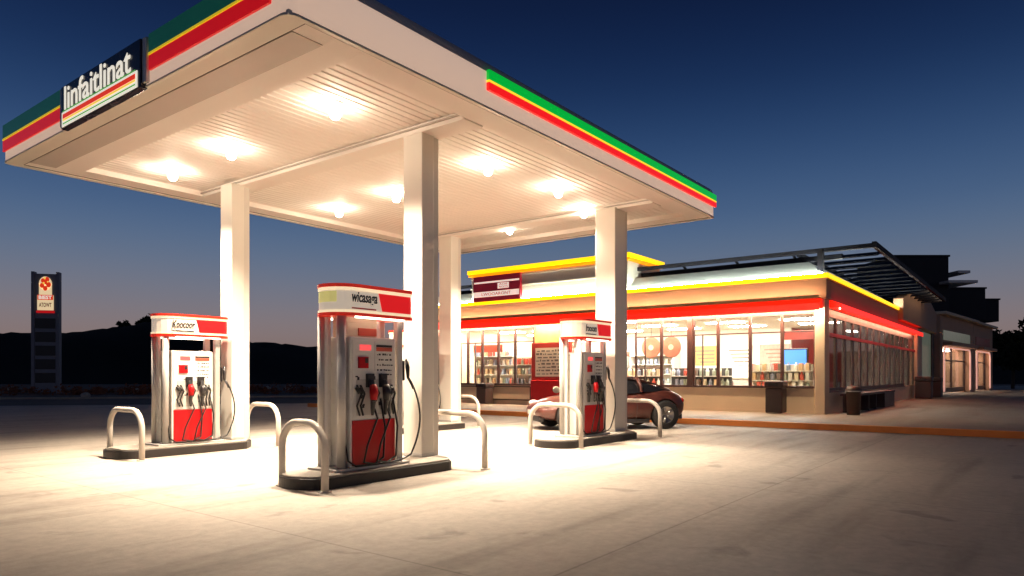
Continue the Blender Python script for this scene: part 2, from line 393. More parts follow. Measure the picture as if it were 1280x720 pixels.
# scrub along the verge
sc = MB()
for i in range(170):
    x = random.uniform(-62, 2); Y = 46.5 + (x + 18) * .25 + random.uniform(0, 9)
    u, v = W(x, Y); r_ = random.uniform(.25, .7)
    leaf_cloud(sc, (u, v, r_ * .45), r_, 42, .12, .7)
tag(sc.build('scrub', 'scrub'), 'dry reddish scrub growing along the verge before the dark hills', 'scrub', kind='stuff')
rlab = ['pale rock on the road edge right of the tall price sign', 'low pale boulder on the verge just left of the left pump', 'small pale stone left of the tall price sign', 'pale stone on the verge right of the left white column', 'smaller pale stone next to the left white column']
for (px, py, s_), lb in zip([(107, 497, .32), (163, 492, .5), (16, 488, .35), (361, 487, .45), (335, 486.5, .3)], rlab):
    Y = F * CH / (py - HOR); u, v = W((px - 640) / F * Y, Y)
    b = MB(); b.ball((0, 0, s_ * .35), s_, 10, 7, (1.2, .8, .6), .14)
    o = b.build('rock', 'rock', smooth=False); o.location = (u, v, 0); o.rotation_euler = (0, 0, random.uniform(0, 3)); tag(o, lb, 'rock')

# ------------------------------------------------------------------ canopy
U0, U1, V0, V1, ZB = 3.88, 14.6, 5.60, 13.25, 4.70
FH = .66
can = thing('filling_station_canopy', 'large white lit filling station canopy with coloured bands standing on four square columns', 'canopy', (0, 0, 0))
def rrect(x0, x1, y0, y1, r, n=4):
    out = []
    for cx, cy, a0 in ((x1 - r, y0 + r, -90), (x1 - r, y1 - r, 0), (x0 + r, y1 - r, 90), (x0 + r, y0 + r, 180)):
        for k in range(n + 1):
            a = R(a0 + 90 * k / n); out.append((cx + r * math.cos(a), cy + r * math.sin(a)))
    return out
def ring_sweep(mb, prof, r=.12, mi=0):                  # prof: list of (outset, z)
    rings = []
    for o_, z in prof:
        rings.append([(x, y, z) for x, y in rrect(U0 - o_, U1 + o_, V0 - o_, V1 + o_, r + o_)])
    n_ = len(rings[0]); vs = [p for q in rings for p in q]; fs = []
    for i in range(len(rings) - 1):
        for k in range(n_): fs.append((i * n_ + k, i * n_ + (k + 1) % n_, (i + 1) * n_ + (k + 1) % n_, (i + 1) * n_ + k))
    mb.add(vs, fs, mi)
b = MB(); ring_sweep(b, [(-.04, ZB + .004), (-.004, ZB), (.006, ZB + .004), (.006, ZB + .022), (-.01, ZB + .026)]); b.build('edge_trim', 'lip', can)
b = MB(); ring_sweep(b, [(-.02, ZB + .02), (-.004, ZB + .036)]); b.build('shadow_gap', 'gap', can)
b = MB(); ring_sweep(b, [(-.03, ZB + .030), (-.002, ZB + .034), (-.002, ZB + .47)], r=.12); b.build('fascia_panel', 'fascia_glow', can, smooth=True)
b = MB(); ring_sweep(b, [(-.0025, ZB + .47), (-.005, ZB + .50), (-.013, ZB + .55), (-.04, ZB + .60), (-.09, ZB + .64), (-.16, ZB + FH), (-.3, ZB + FH + .005)], r=.12)
o = b.build('fascia', 'fascia', can, smooth=True)
b = MB(); b.box(U0 + .25, U1 - .25, V0 + .25, V1 - .25, ZB + .3, ZB + FH - .01); b.build('roof_deck', 'fascia', can)
# dark line joint inside the lip, then soffit
iu0, iu1, iv0, iv1 = U0 + .23, U1 - .06, V0 + .06, V1 - .10
def frame_ring(mb, a, b_, z0, z1):
    (x0, x1, y0, y1), (X0, X1, Y0, Y1) = a, b_
    mb.box(x0, X0, y0, y1, z0, z1); mb.box(X1, x1, y0, y1, z0, z1); mb.box(X0, X1, y0, Y0, z0, z1); mb.box(X0, X1, Y1, y1, z0, z1)
b = MB(); frame_ring(b, (U0 + .02, U1 - .02, V0 + .02, V1 - .02), (iu0 - .001, iu1 + .001, iv0 - .001, iv1 + .001), ZB + .004, ZB + .05); b.build('soffit_lip', 'lip', can)
b = MB(); frame_ring(b, (iu0, iu1, iv0, iv1), (iu0 + .03, iu1 - .03, iv0 + .03, iv1 - .03), ZB + .02, ZB + .06); b.build('soffit_joint', 'gap', can)
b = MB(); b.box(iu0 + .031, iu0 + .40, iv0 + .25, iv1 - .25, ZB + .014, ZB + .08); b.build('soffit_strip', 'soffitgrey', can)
b = MB()
b.box(iu0 + .401, iu0 + .78, iv0 + .031, iv1 - .031, ZB + .022, ZB + .2); b.box(iu0 + .031, iu0 + .40, iv0 + .031, iv0 + .249, ZB + .022, ZB + .1); b.box(iu0 + .031, iu0 + .40, iv1 - .249, iv1 - .031, ZB + .022, ZB + .1)
b.box(iu1 - .45, iu1 - .031, iv0 + .031, iv1 - .031, ZB + .022, ZB + .2)
b.box(iu0 + .781, iu1 - .451, iv0 + .031, iv0 + .42, ZB + .022, ZB + .2); b.box(iu0 + .781, iu1 - .451, iv1 - .42, iv1 - .031, ZB + .022, ZB + .2)
b.build('soffit_border', 'ceil', can)
CB1, CB2 = 7.12, 12.75
def ribs(mb, x0, x1, y0, y1, z, pitch=.135, d=.010):
    n_ = int((y1 - y0) / pitch); prof = []
    for i in range(n_):
        y = y0 + i * pitch
        prof += [(y, z), (y + pitch * .62, z), (y + pitch * .72, z + d), (y + pitch * .9, z + d)]
    prof.append((y0 + n_ * pitch, z)); prof.append((y1, z))
    m_ = len(prof); vs = [(x, p[0], p[1]) for x in (x0, x1) for p in prof]
    mb.add(vs, [(i, m_ + i, m_ + i + 1, i + 1) for i in range(m_ - 1)])
for x0, x1, in ((iu0 + .78, CB1 - .2), (CB1 + .2, CB2 - .2), (CB2 + .2, iu1 - .45)):
    b = MB(); ribs(b, x0, x1, iv0 + .42, iv1 - .42, ZB + .115)
    b.build('ceiling_sheet', 'ceil', can)
for cu_ in (CB1, CB2):
    b = MB(); b.box(cu_ - .199, cu_ + .199, iv0 + .421, iv1 - .421, ZB + .005, ZB + .25); b.build('beam', 'ceil', can, bevel=.012)
    b = MB(); b.box(cu_ - .235, cu_ - .2005, iv0 + .425, iv1 - .425, ZB + .060, ZB + .078); b.build('beam_joint', 'soffitgrey', can)
# stripes on the left fascia
def stripe_nx(v0, v1, z0, z1, m, name, out=.03):
    b = MB(); b.box(U0 - out, U0 + .0, v0, v1, ZB + z0, ZB + z1); return b.build(name, m, can, bevel=.006)
for v0, v1 in ((5.86, 8.28), (10.84, V1 - .08)):
    stripe_nx(v0, v1, .165, .335, 'sred', 'red_band'); stripe_nx(v0, v1, .338, .368, 'syel', 'yellow_band', .035); stripe_nx(v0, v1, .371, .585, 'sgreen', 'green_band')
# lit bands on the shop-side fascia
def stripe_ny(u0, u1, z0, z1, m, name, out=.05):
    b = MB(); b.box(u0, u1, V0 - out, V0 + .0, ZB + z0, ZB + z1); return b.build(name, m, can, bevel=.008)
stripe_ny(6.8, 14.56, .225, .325, 'sred_on', 'lit_red_band'); stripe_ny(6.8, 14.56, .328, .354, 'syel_on', 'lit_yellow_band', .053); stripe_ny(6.8, 14.56, .357, .485, 'sgreen_on', 'lit_green_band')
# sign board
sb = MB(); sb.box(U0 - .07, U0 + .02, 8.40, 10.72, ZB - .02, ZB + .56)
sign = sb.build('sign_board', 'signdark', can, bevel=.012); sign['label'] = 'dark sign board with tall white lettering over striped panel'
for q0, q1 in ((8.30, 8.395), (10.725, 10.82)):
    b = MB(); b.box(U0 - .05, U0, q0, q1, ZB + .035, ZB + .56); b.build('side_bracket', 'metal', sign, bevel=.01)
sx = U0 - .075
b = MB(); b.box(sx - .004, sx + .004, 8.46, 10.67, ZB + .0, ZB + .195); b.build('striped_panel', 'signwhite', sign)
b = MB(); b.box(sx - .008, sx - .0045, 8.50, 10.63, ZB + .105, ZB + .165); b.build('red_stripe', 'signred', sign)
b = MB(); b.box(sx - .008, sx - .0045, 8.50, 10.63, ZB + .072, ZB + .098); b.build('yellow_stripe', 'signyel', sign)
b = MB(); b.box(sx - .008, sx - .0045, 8.50, 10.63, ZB + .028, ZB + .044); b.build('green_line', 'signgreen', sign)
b = MB(); b.box(sx - .008, sx - .0045, 8.50, 10.63, ZB + .198, ZB + .212); b.build('green_line', 'signgreen', sign)
lettering('lettering', 'linfaitlinat', .45, 'signwhite', sign, face_nx(sx - .004, 9.60, ZB + .375), width=1.96, bold=.002)
# columns
for cx, cy, a, b_ in ((7.12, 7.06, .37, .37), (6.95, 11.62, .37, .37), (12.75, 7.10, .58, .46), (12.75, 11.65, .40, .40)):
    c = MB(); c.box(cx - a / 2, cx + a / 2 - .125, cy - b_ / 2, cy + b_ / 2, .12, ZB + .03)
    co = c.build('column', 'white', can, bevel=.012)
    c = MB(); c.box(cx + a / 2 - .119, cx + a / 2, cy - b_ / 2 + .03, cy + b_ / 2 - .03, .12, ZB + .03); c.build('column_channel', 'colgrey', co, bevel=.01)
    c = MB(); c.box(cx - a / 2 - .012, cx + a / 2 - .137, cy - b_ / 2 - .012, cy + b_ / 2 + .012, .152, .20); c.build('base_collar', 'metal', co, bevel=.006)
# downlights
lights = []
for px, py in ((216, 212), (289, 184), (419, 131), (424, 260), (637, 283), (730, 261), (698, 234), (610, 205)):
    Y = F * (ZB + .10 - CH) / (HOR - py); u, v = W((px - 640) / F * Y, Y); lights.append((u, v))
lights += [(9.2, 9.8), (12.8, 11.75)]
LENS_W = 125.0
SPOT_W = 2150.0
M['lens'].node_tree.nodes['Principled BSDF'].inputs['Emission Strength'].default_value = LENS_W
for u, v in lights:
    b = MB(); b.lathe([(.105, ZB + .118), (.105, ZB + .106), (.085, ZB + .102), (.082, ZB + .11)], 20, (u, v, 0)); dl = b.build('downlight', 'white', can, smooth=True)
    b = MB(); b.lathe([(.0001, ZB - .09), (.04, ZB - .082), (.066, ZB - .055), (.075, ZB - .01), (.060, ZB + .035), (.03, ZB + .055), (.03, ZB + .11)], 20, (u, v, 0)); b.build('lamp_lens', 'lens', dl, smooth=True)
for i, (u, v) in enumerate(lights):
    ld = bpy.data.lights.new('downlight_lamp', 'SPOT'); ld.energy = SPOT_W; ld.color = (1.0, .81, .61); ld.spot_size = R(120); ld.spot_blend = 1.0; ld.shadow_soft_size = .10
    lo_ = bpy.data.objects.new('downlight_lamp', ld); COL.objects.link(lo_); lo_.location = (u, v, ZB - .20)
print('LIGHTS', [(round(a, 2), round(b_, 2)) for a, b_ in lights])

# ------------------------------------------------------------------ pump islands
def island(u0, u1, v0, v1, label):
    t = thing('pump_island', label, 'pump island', ((u0 + u1) / 2, (v0 + v1) / 2, 0), 0, 'raised pump islands under the canopy')
    L, Wd = (u1 - u0) / 2, (v1 - v0) / 2
    def outline(g_):
        pts = []; w = Wd + g_; l0 = -L - g_; l1 = L + g_
        for k in range(25):
            a = R(90 + 180 * k / 24); pts.append((l0 + .34 + .34 * math.cos(a), w * math.sin(a)))
        pts += [(l1 - .36, -w), (l1 - .30, -w + .015), (l1 - .02, -w + .33), (l1, -w + .40), (l1, w - .05), (l1 - .05, w)]
        return pts
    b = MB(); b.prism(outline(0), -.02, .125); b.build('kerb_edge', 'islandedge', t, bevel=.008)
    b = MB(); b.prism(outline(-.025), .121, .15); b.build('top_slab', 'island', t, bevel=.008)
    return t
island(4.72, 7.36, 6.42, 7.26, 'raised kerb island under the closest pump and tall white column')
island(4.72, 7.18, 11.12, 11.96, 'raised kerb island carrying the left pump and left column')
island(10.15, 13.12, 6.55, 7.42, 'raised kerb island carrying the pump in front of the maroon car')
island(10.2, 13.1, 11.2, 12.0, 'raised kerb island at the back, mostly hidden behind the closest pump')

# ------------------------------------------------------------------ hoop rails
def hoop(u, v0, v1, label, h=.76, r=.042):
    w = (v1 - v0) / 2; rad = min(w, .30); pts = [(0, -w, -.03), (0, -w, h - rad)]
    for k in range(1, 9):
        a = R(180 - 90 * k / 8); pts.append((0, -w + rad + rad * math.cos(a), h - rad + rad * math.sin(a)))
    for k in range(0, 9):
        a = R(90 - 90 * k / 8); pts.append((0, w - rad + rad * math.cos(a), h - rad + rad * math.sin(a)))
    pts.append((0, w, -.03))
    b = MB(); b.tube(pts, r, 14)
    b.lathe([(.046, .0), (.075, .0), (.075, .012), (.046, .016)], 16, (0, -w, 0)); b.lathe([(.046, .0), (.075, .0), (.075, .012), (.046, .016)], 16, (0, w, 0))
    o = b.build('hoop_rail', 'railpaint', smooth=True); o.location = (u, (v0 + v1) / 2, 0)
    return tag(o, label, 'guard rail', 'white hoop rails guarding the pump islands')
hoop(4.84, 6.30, 7.10, 'pale hoop rail round the rounded near end of the closest pump island')
hoop(7.40, 6.12, 7.30, 'pale hoop rail right behind the tall white column of the closest pump')
hoop(4.95, 10.85, 11.95, 'pale hoop rail left of the left pump')
hoop(7.42, 11.0, 12.0, 'pale hoop rail just right of the left white column')
hoop(10.42, 6.42, 7.52, 'pale hoop rail left of the pump in front of the maroon car')
hoop(13.35, 6.30, 7.50, 'pale hoop rail right of the column in front of the maroon car')
hoop(13.3, 11.2, 12.1, 'pale hoop rail furthest back, in front of the shop windows')

# ------------------------------------------------------------------ fuel pumps
def stadium(x0, x1, w, g_=0, n=10):                        # rounded at both ends, right end tighter
    pts = []
    x0 -= g_; x1 += g_; w += g_
    for k in range(n + 1):
        a = R(90 + 180 * k / n); pts.append((x0 + w + w * math.cos(a), w * math.sin(a)))
    q = .10 + g_
    for k in range(5):
        a = R(-90 + 90 * k / 4); pts.append((x1 - q + q * math.cos(a), -w + q + q * math.sin(a)))
    for k in range(5):
        a = R(0 + 90 * k / 4); pts.append((x1 - q + q * math.cos(a), w - q + q * math.sin(a)))
    return pts
def nozzle(parent, x, y, z, red, sgn=-1):
    b = MB()
    b.tube([(x, y, z + .26), (x, y + sgn * .045, z + .24), (x, y + sgn * .07, z + .14), (x, y + sgn * .07, z + .0)], [.03, .04, .045, .034], 8)
    b.tube([(x, y + sgn * .07, z + .0), (x, y + sgn * .06, z - .10), (x + .015, y + sgn * .04, z - .17)], [.034, .026, .018], 8)
    b.box(x - .05, x + .05, y + sgn * .04, y + sgn * .002, z + .23, z + .32)
    b.tube([(x + .03, y + sgn * .08, z + .19), (x + .05, y + sgn * .13, z + .10), (x + .03, y + sgn * .085, z + .0)], .011, 6)
    nz = b.build('nozzle', 'blackpl', parent, smooth=False)
    b = MB(); b.tube([(x, y + sgn * .066, z + .20), (x, y + sgn * .085, z + .11), (x, y + sgn * .075, z + .02)], [.045, .055, .044], 8)
    b.build('grip_cover', 'pumpred' if red else 'blackpl', nz, smooth=True)
    return nz
def make_pump(label, words, redtext, header=False, yellow=False):
    t = thing('fuel_pump', label, 'fuel pump', (0, 0, 0), 0, 'fuel pumps under the canopy')
    HX0, HX1, D = -.36, .38, .235
    b = MB(); b.box(-.60, .60, -.27, .27, 0, .03); b.build('base_plate', 'metal', t, bevel=.005)
    for y in (-.175, .20):
        b = MB(); b.tube([(-.435, y, .03), (-.435, y, 1.90)], .055, 16); b.build('post', 'metal', t, smooth=True)
    for y in (-.10, .12):
        b = MB(); b.box(-.44, -.385, y - .035, y + .035, .031, 1.90); b.build('post', 'pumpwhite', t, bevel=.01)
    for y in (-.17, .17):
        b = MB(); b.box(.44, .53, y - .045, y + .045, .031, 1.90); b.build('post', 'metal', t, bevel=.012)
    cab = MB(); cab.box(HX0, HX1, -D, D, .031, 1.62); cb_ = cab.build('cabinet', 'pumpwhite', t, bevel=.014)
    if header:
        b = MB(); b.box(HX0 + .03, HX1 - .22, -.13, .13, 1.621, 1.90); hb_ = b.build('header_box', 'pumpcream', t, bevel=.01)
        for z in (1.80, 1.845):
            b = MB(); b.box(HX0 + .03, HX1 - .22, -.140, -.131, z, z + .012); b.build('ridge', 'pumpcream', hb_)
        b = MB(); b.box(-.15, .14, -.152, -.131, 1.64, 1.735); b.build('header_plate', 'pumpred_dim', t, bevel=.004)
    for s_ in (-1, 1):
        y = s_ * D
        def fb(x0, x1, z0, z1, m, name, th=.012, par=cb_, bev=.004, off=0.0):
            q = MB(); q.box(x0, x1, y + s_ * off, y + s_ * (off + th), z0, z1); return q.build(name, m, par, bevel=bev)
        fb(HX0 + .03, HX1 - .02, .05, .60, 'pumpred', 'lower_panel', .016)
        fb(HX0 + .03, HX1 - .02, .612, 1.58, 'pumpwhite', 'upper_panel', .010)
        d_ = -1 if s_ < 0 else 1
        xx = lambda a, b_: (a, b_) if s_ < 0 else (-b_, -a)
        fb(*xx(-.22, -.04), 1.455, 1.525, 'pinklit', 'readout', .006, off=.010)
        fb(*xx(.045, .31), 1.45, 1.50, 'pumpred_dim', 'readout_strip', .006, off=.010)
        fb(*xx(.045, .31), 1.502, 1.53, 'ink', 'readout_shade', .006, off=.010)
        fb(*xx(-.245, -.09), 1.235, 1.375, 'pumpred', 'card_reader', .02, off=.010)
        fb(*xx(-.15, -.10), 1.30, 1.36, 'ink', 'keypad', .006, off=.030)
        fb(*xx(.02, .026), 1.2, 1.575, 'metal', 'panel_seam', .004, off=.010)
        q = MB()
        for r0, z in enumerate((1.40, 1.335, 1.27, 1.205, 1.15)):
            x = .06 + .04 * random.random()
            while x < .29:
                w = random.choice((.012, .02, .03)); x0_, x1_ = xx(x, x + w)
                q.box(x0_, x1_, y + s_ * .010, y + s_ * .014, z, z + random.uniform(.012, .024)); x += w + random.choice((.008, .014, .03))
        q.build('instruction_print', 'ink', cb_)
        fb(*xx(-.27, .30), .66, 1.10, 'shelf', 'nozzle_bay', .006, off=.010)
        for xn, red in ((-.07, True), (.14, False)):
            x_, _ = xx(xn, xn); nozzle(t, x_, y + s_ * .018, .83, red, s_)
            fb(*xx(xn - .06, xn + .06), 1.0, 1.17, 'blackpl', 'holster', .03, off=.0165)
            q = MB(); q.tube([(x_, y + s_ * .07, .82), (x_ - .05 * d_, y + s_ * .11, .62), (x_ + .10 * d_, y + s_ * .10, .30), (x_ + .14 * d_, y + s_ * .08, .09), (x_ - .05 * d_, y + s_ * .055, .052), (x_ - .20 * d_, y + s_ * .05, .12), (x_ - .22 * d_, y + s_ * .06, .5), (x_ - .16 * d_, y + s_ * .04, .86)], .0125, 8)
            q.build('hose', 'rubber', t, smooth=True)
        for xn in (-.27, -.215, .235, .29):
            x_, _ = xx(xn, xn); w_ = random.uniform(.02, .05); q = MB(); q.tube([(x_, y + s_ * .02, 1.03), (x_ + w_, y + s_ * .05, .92), (x_ - w_ * .6, y + s_ * .055, .78), (x_ + w_ * .8, y + s_ * .03, .66)], .013, 6)
            q.tube([(x_ - .02, y + s_ * .03, 1.0), (x_ + .02, y + s_ * .05, .93)], .022, 6); q.build('short_hose', 'rubber', t, smooth=True)
        q = MB()
        for k in range(16):
            xa, za = random.uniform(-.27, .28), random.uniform(.70, 1.14); xb, _ = xx(xa, xa); wa = random.uniform(.008, .02)
            q.box(xb - wa, xb + wa, y + s_ * .0165, y + s_ * .0195, za, za + random.uniform(.012, .05))
        q.build('label_print', 'ink', cb_)
    # side hose on the right post
    q = MB(); q.box(.535, .585, -.20, -.10, 1.08, 1.34); q.build('side_holster', 'blackpl', t, bevel=.01)
    q = MB(); q.tube([(.61, -.20, 1.36), (.60, -.23, 1.25), (.60, -.24, 1.12)], [.02, .03, .02], 8); q.tube([(.60, -.23, 1.13), (.64, -.27, 1.02), (.66, -.27, .97)], [.018, .014, .012], 8); q.build('side_nozzle', 'blackpl', t, smooth=True)
    pts = []
    for k in range(15):
        a = k / 14; pts.append((.60 + .17 * math.sin(a * math.pi * .93) ** .8, -.24 - .05 * math.sin(a * 3.1), 1.13 - 1.02 * a + (.0)))
    pts += [(.52, -.25, .07), (.30, -.27, .048), (.0, -.28, .046), (-.3, -.27, .05), (-.40, -.25, .12), (-.415, -.20, .4)]
    q = MB(); q.tube(pts, .0125, 8); q.build('side_hose', 'rubber', t, smooth=True)
    for s_ in (-1, 1):
        b = MB(); b.box(-.30, .50, min(s_ * .255, s_ * .28), max(s_ * .255, s_ * .28), 1.845, 1.864); b.build('valance_fill', 'vfill', t)  # added strips that brighten the cabinet faces
    # valance
    def layer(z0, z1, g_, m, name, par):
        q = MB(); q.prism(stadium(-.56, .66, .29, g_), z0, z1); return q.build(name, m, par)
    val = layer(1.935, 2.175, 0, 'valbody', 'valance', t)
    layer(1.865, 1.905, .018, 'valorange', 'lower_rim', val); layer(1.905, 1.935, .012, 'valwhite', 'lower_light_strip', val)
    layer(2.175, 2.208, .012, 'valwhite', 'upper_light_strip', val); layer(2.208, 2.25, .02, 'valorange', 'upper_rim', val)
    out = stadium(-.56, .66, .29, .004)
    # red right third wraps front, end and back
    seg = [p for p in out if p[0] > .54]
    front, back = (.10, -.295), (.10, .295)
    path = [front] + seg + [back]
    q = MB(); vs = [(x, y, z) for z in (1.945, 2.165) for x, y in path]; m_ = len(path)
    q.add(vs, [(i, i + 1, m_ + i + 1, m_ + i) for i in range(m_ - 1)])
    q.add([(.04, -.295, 2.165), (.10, -.295, 2.165), (.10, -.295, 1.945)], [(0, 1, 2)])
    q.build('red_panel', 'valred', val)
    if yellow:
        q = MB(); nose = [p for p in out if p[0] < -.45 and p[1] < .2]
        vs = [(x, y, z) for z in (2.03, 2.16) for x, y in nose]; m_ = len(nose)
        q.add(vs, [(i, i + 1, m_ + i + 1, m_ + i) for i in range(m_ - 1)]); q.build('yellow_panel', 'valyel', val)
    lettering('lettering', words, .18, 'ink', val, face_ny(-.18, -.297, 2.075), width=.40, ext=.002, shear=.2, bold=.004)
    lettering('lettering', words, .18, 'ink', val, face_py(-.08, .297, 2.075), width=.40, ext=.002, shear=.2, bold=.004)
    q = MB(); q.box(-.38, .0, -.299, -.2945, 1.950, 1.966); q.build('underline', redtext, val)
    return t
for lb, wd, rt, (u, v), sc_ in (
    ('closest fuel pump, tall white cabinet with red base under a curved lit sign', 'wıcasaga', 'inkred', (5.80, 6.84), 1),
    ('fuel pump at the left, beside the left column, dark hills behind it', 'Koocoor', 'ink', (5.98, 11.54), .96),
    ('fuel pump standing in front of the maroon car', 'ʃroooom', 'ink', (11.40, 6.98), .98),
    ('fuel pump at the back, mostly hidden behind the closest pump', 'Prooooo', 'ink', (11.3, 11.6), .96)):
    p = make_pump(lb, wd.replace('ı', 'i').replace('ʃ', 'f'), rt, 'closest fuel' in lb, 'closest fuel' in lb); p.location = (u, v, .15); p.scale = (sc_, sc_, sc_)

# ------------------------------------------------------------------ shop
FU = 22.1
def vF(px, u=FU):
    k = (px - 640) / F; y = u / (CA + SA * k); return y * (SA - CA * k)
VL = 21.4
shop = thing('shop_building', 'long single storey convenience shop with lit windows, red awnings and yellow roof band', 'shop', (FU, SV, 0))
def sbx(x0, x1, y0, y1, z0, z1): return (x0 - FU, x1 - FU, y0 - SV, y1 - SV, z0, z1)
def part(name, m, boxes, par=shop, bevel=.0):
    b = MB()
    for bx in boxes: b.box(*sbx(*bx))
    return b.build(name, m, par, bevel=bevel)
vk0, vk1 = vF(668), vF(716)         # kiosk span (left, right)
vR = vF(1019)                       # right end of front glazing
vW0 = vF(793)                       # left end of right glazing (hidden behind the column)
UE = 41.0                           # end of side glazing
D = .22
# low walls, piers
part('low_wall', 'stucco', [(FU, FU + D, vk0 + .02, VL, .1, .92), (FU, FU + D, vR + .02, vk1 - .02, .1, .92)], bevel=.01)
part('side_low_wall', 'stucco', [(FU + .55, UE, SV, SV + D, .1, .80)])
part('corner_pillar', 'stucco', [(FU - .06, FU + .5, SV - .05, vR, .1, 3.82)], bevel=.015)
part('pier', 'stucco', [(FU - .003, FU + D + .02, vk1 - .016, vW0 + 2.4, .1, 3.3)])
part('wood_panel', 'wood', [(FU + .01, FU + D, vk1, vk0, 2.5, 3.35)])
part('side_pier', 'stucco', [(UE, UE + 1.8, SV - .12, SV + .4, .1, 3.75)], bevel=.02)
part('left_wall', 'stucco', [(FU, FU + 9, VL + .001, VL + .25, .1, 4.3)])
# fascia wall
part('fascia_wall', 'tan', [(FU - .10, FU + .4, SV - .10, VL, 3.58, 4.16), (FU + .401, UE + 2, SV - .10, SV + .4, 3.58, 4.16)], bevel=.01)
part('head_beam', 'frame', [(FU + .02, FU + D, vR, VL, 3.20, 3.34), (FU + .52, UE, SV + .02, SV + D, 3.20, 3.34)])
# awnings
b = MB()
for y0, y1 in ((vF(1028), vk1 - .0), (vk1 + .001, vk0), (vk0 + .001, VL)):
    b.extr([(-.36, 3.235), (-.36, 3.44), (-.10, 3.575), (-.0, 3.575), (-.0, 3.30), (-.33, 3.30), (-.33, 3.235)], 'y', y0 - SV, y1 - SV)
aw = b.build('awning', 'neonred', shop); aw['label'] = 'glowing red awning band along the front'
part('awning_cap', 'wood', [(FU - .38, FU - .101, vF(1028), VL, 3.58, 3.61), (FU - .40, FU - .381, vF(1028), VL, 3.58, 3.68)])
b = MB(); b.extr([(-.38, 3.28), (-.38, 3.46), (-.11, 3.575), (-.0, 3.575), (-.0, 3.36), (-.35, 3.36), (-.35, 3.28)], 'x', .55, UE - FU)
aw = b.build('awning', 'neonred', shop); aw['label'] = 'glowing red awning band along the right side'
# yellow band
part('yellow_band', 'neonyel', [(FU - .16, FU - .13, SV - .16, VL, 4.20, 4.345)], bevel=.02)
part('yellow_band', 'neonyel', [(FU - .129, 35.0, SV - .16, SV - .13, 4.20, 4.345)], bevel=.02)
# pale roof slope above the band
b = MB()
x0, x1, y0, y1 = -.05, 12.9, -.05, VL - SV
i_ = .62
b.add([(x0, y0, 4.322), (x1, y0, 4.322), (x1, y1, 4.322), (x0, y1, 4.322), (x0 + i_, y0 + i_, 4.82), (x1, y0 + i_, 4.82), (x1, y1, 4.82), (x0 + i_, y1, 4.82)],
      [(0, 1, 5, 4), (0, 4, 7, 3), (4, 5, 6, 7), (1, 2, 6, 5), (3, 7, 6, 2)])
b.build('roof_slope', 'roofwhite', shop)
part('band_ledge', 'tan', [(FU - .129, FU + .3, SV - .129, VL, 4.163, 4.315), (FU + .301, 35.0, SV - .129, SV + .3, 4.163, 4.315)])
part('flat_roof', 'unit', [(FU + .45, UE + 2, SV + .45, VL, 4.0, 4.15)])
# cove strips behind the yellow band and added fill strips hidden under the awnings
part('cove_lamp', 'cove', [(FU - .118, FU - .08, SV + .0, VL, 4.322, 4.358)])
part('cove_lamp', 'cove', [(FU + .2, 34.9, SV - .118, SV - .08, 4.322, 4.358)])
for a0, a1 in ((vF(1027), vk1 - .2), (vk1 + .1, vk0 - .1), (vk0 + .2, VL - .1)): part('fill_strip', 'strip', [(FU - .322, FU - .255, a0, a1, 3.27, 3.299)])  # made-up strips brightening the low wall and sidewalk
part('fill_strip', 'strip_side', [(FU + .8, UE - .3, SV - .32, SV - .26, 3.33, 3.359)])  # added fill for the sidewalk along the side windows
for a0 in (FU - .40,): part('fascia_fill', 'strip_fascia', [(FU - .37, FU - .34, vF(1026), VL - .1, 3.612, 3.63)])  # added strip tucked behind the cap lip, brightens the tan wall
# glazing -----------------------------------------------------------
def window_bay(axis, a0, a1, z0, z1, trans, extra=(), par=shop, thick=.05):
    b = MB(); w = thick / 2; dd0, dd1 = .03, .11
    def bar(p0, p1, q0, q1):
        if axis == 'y': b.box(*sbx(FU + dd0, FU + dd1, p0, p1, q0, q1))
        else: b.box(*sbx(p0, p1, SV + dd0, SV + dd1, q0, q1))
    bar(a0, a0 + thick, z0, z1); bar(a1 - thick, a1, z0, z1); bar(a0 + thick, a1 - thick, z0, z0 + thick); bar(a0 + thick, a1 - thick, z1 - thick, z1)
    bar(a0 + thick, a1 - thick, trans - w * .8, trans + w * .8)
    for e in extra: bar(e - .012, e + .012, z0 + thick, trans - w * .8)
    f = b.build('window', 'frame', par, bevel=.006)
    b = MB()
    if axis == 'y': b.box(*sbx(FU + .062, FU + .07, a0 + thick, a1 - thick, z0 + thick, z1 - thick))
    else: b.box(*sbx(a0 + thick, a1 - thick, SV + .062, SV + .07, z0 + thick, z1 - thick))
    b.build('pane', 'glass', f)
    return f
Z0, Z1, ZT = .92, 3.20, 2.64
lm = [1019, 977, 937, 897, 860, 826, 793]
for p, q in zip(lm, lm[1:]):
    a0, a1 = vF(p), vF(q)
    if q == 860: a1 -= .16
    ex = [a0 + (a1 - a0) * .62] if p in (897, 826) else []
    window_bay('y', a0 + .002, a1 - .002, Z0, Z1, ZT, ex)
part('mullion_post', 'frame', [(FU - .01, FU + .13, vF(860) - .158, vF(860), Z0, Z1)], bevel=.01)
lm = [667, 643, 622, 602, 584, 566, 548, 534]
for p, q in zip(lm, lm[1:]): window_bay('y', vF(p) + .002, vF(q) - .002, Z0, Z1, ZT, [(vF(p) + vF(q)) / 2] if p in (602, 584) else [])
ns = 12
for i in range(ns):
    a0 = FU + .56 + (UE - 3.4 - FU - .56) * i / ns; a1 = FU + .56 + (UE - 3.4 - FU - .56) * (i + 1) / ns
    window_bay('x', a0 + .002, a1 - .002, .80, 3.20, 2.55, thick=.10)
window_bay('x', UE - 3.39, UE - 1.72, .14, 3.20, 2.55, thick=.12); window_bay('x', UE - 1.7, UE - .01, .14, 3.20, 2.55, thick=.12)
part('red_transom_bar', 'kbright', [(FU + .57, UE - .02, SV - .03, SV + .028, 2.50, 2.60)])
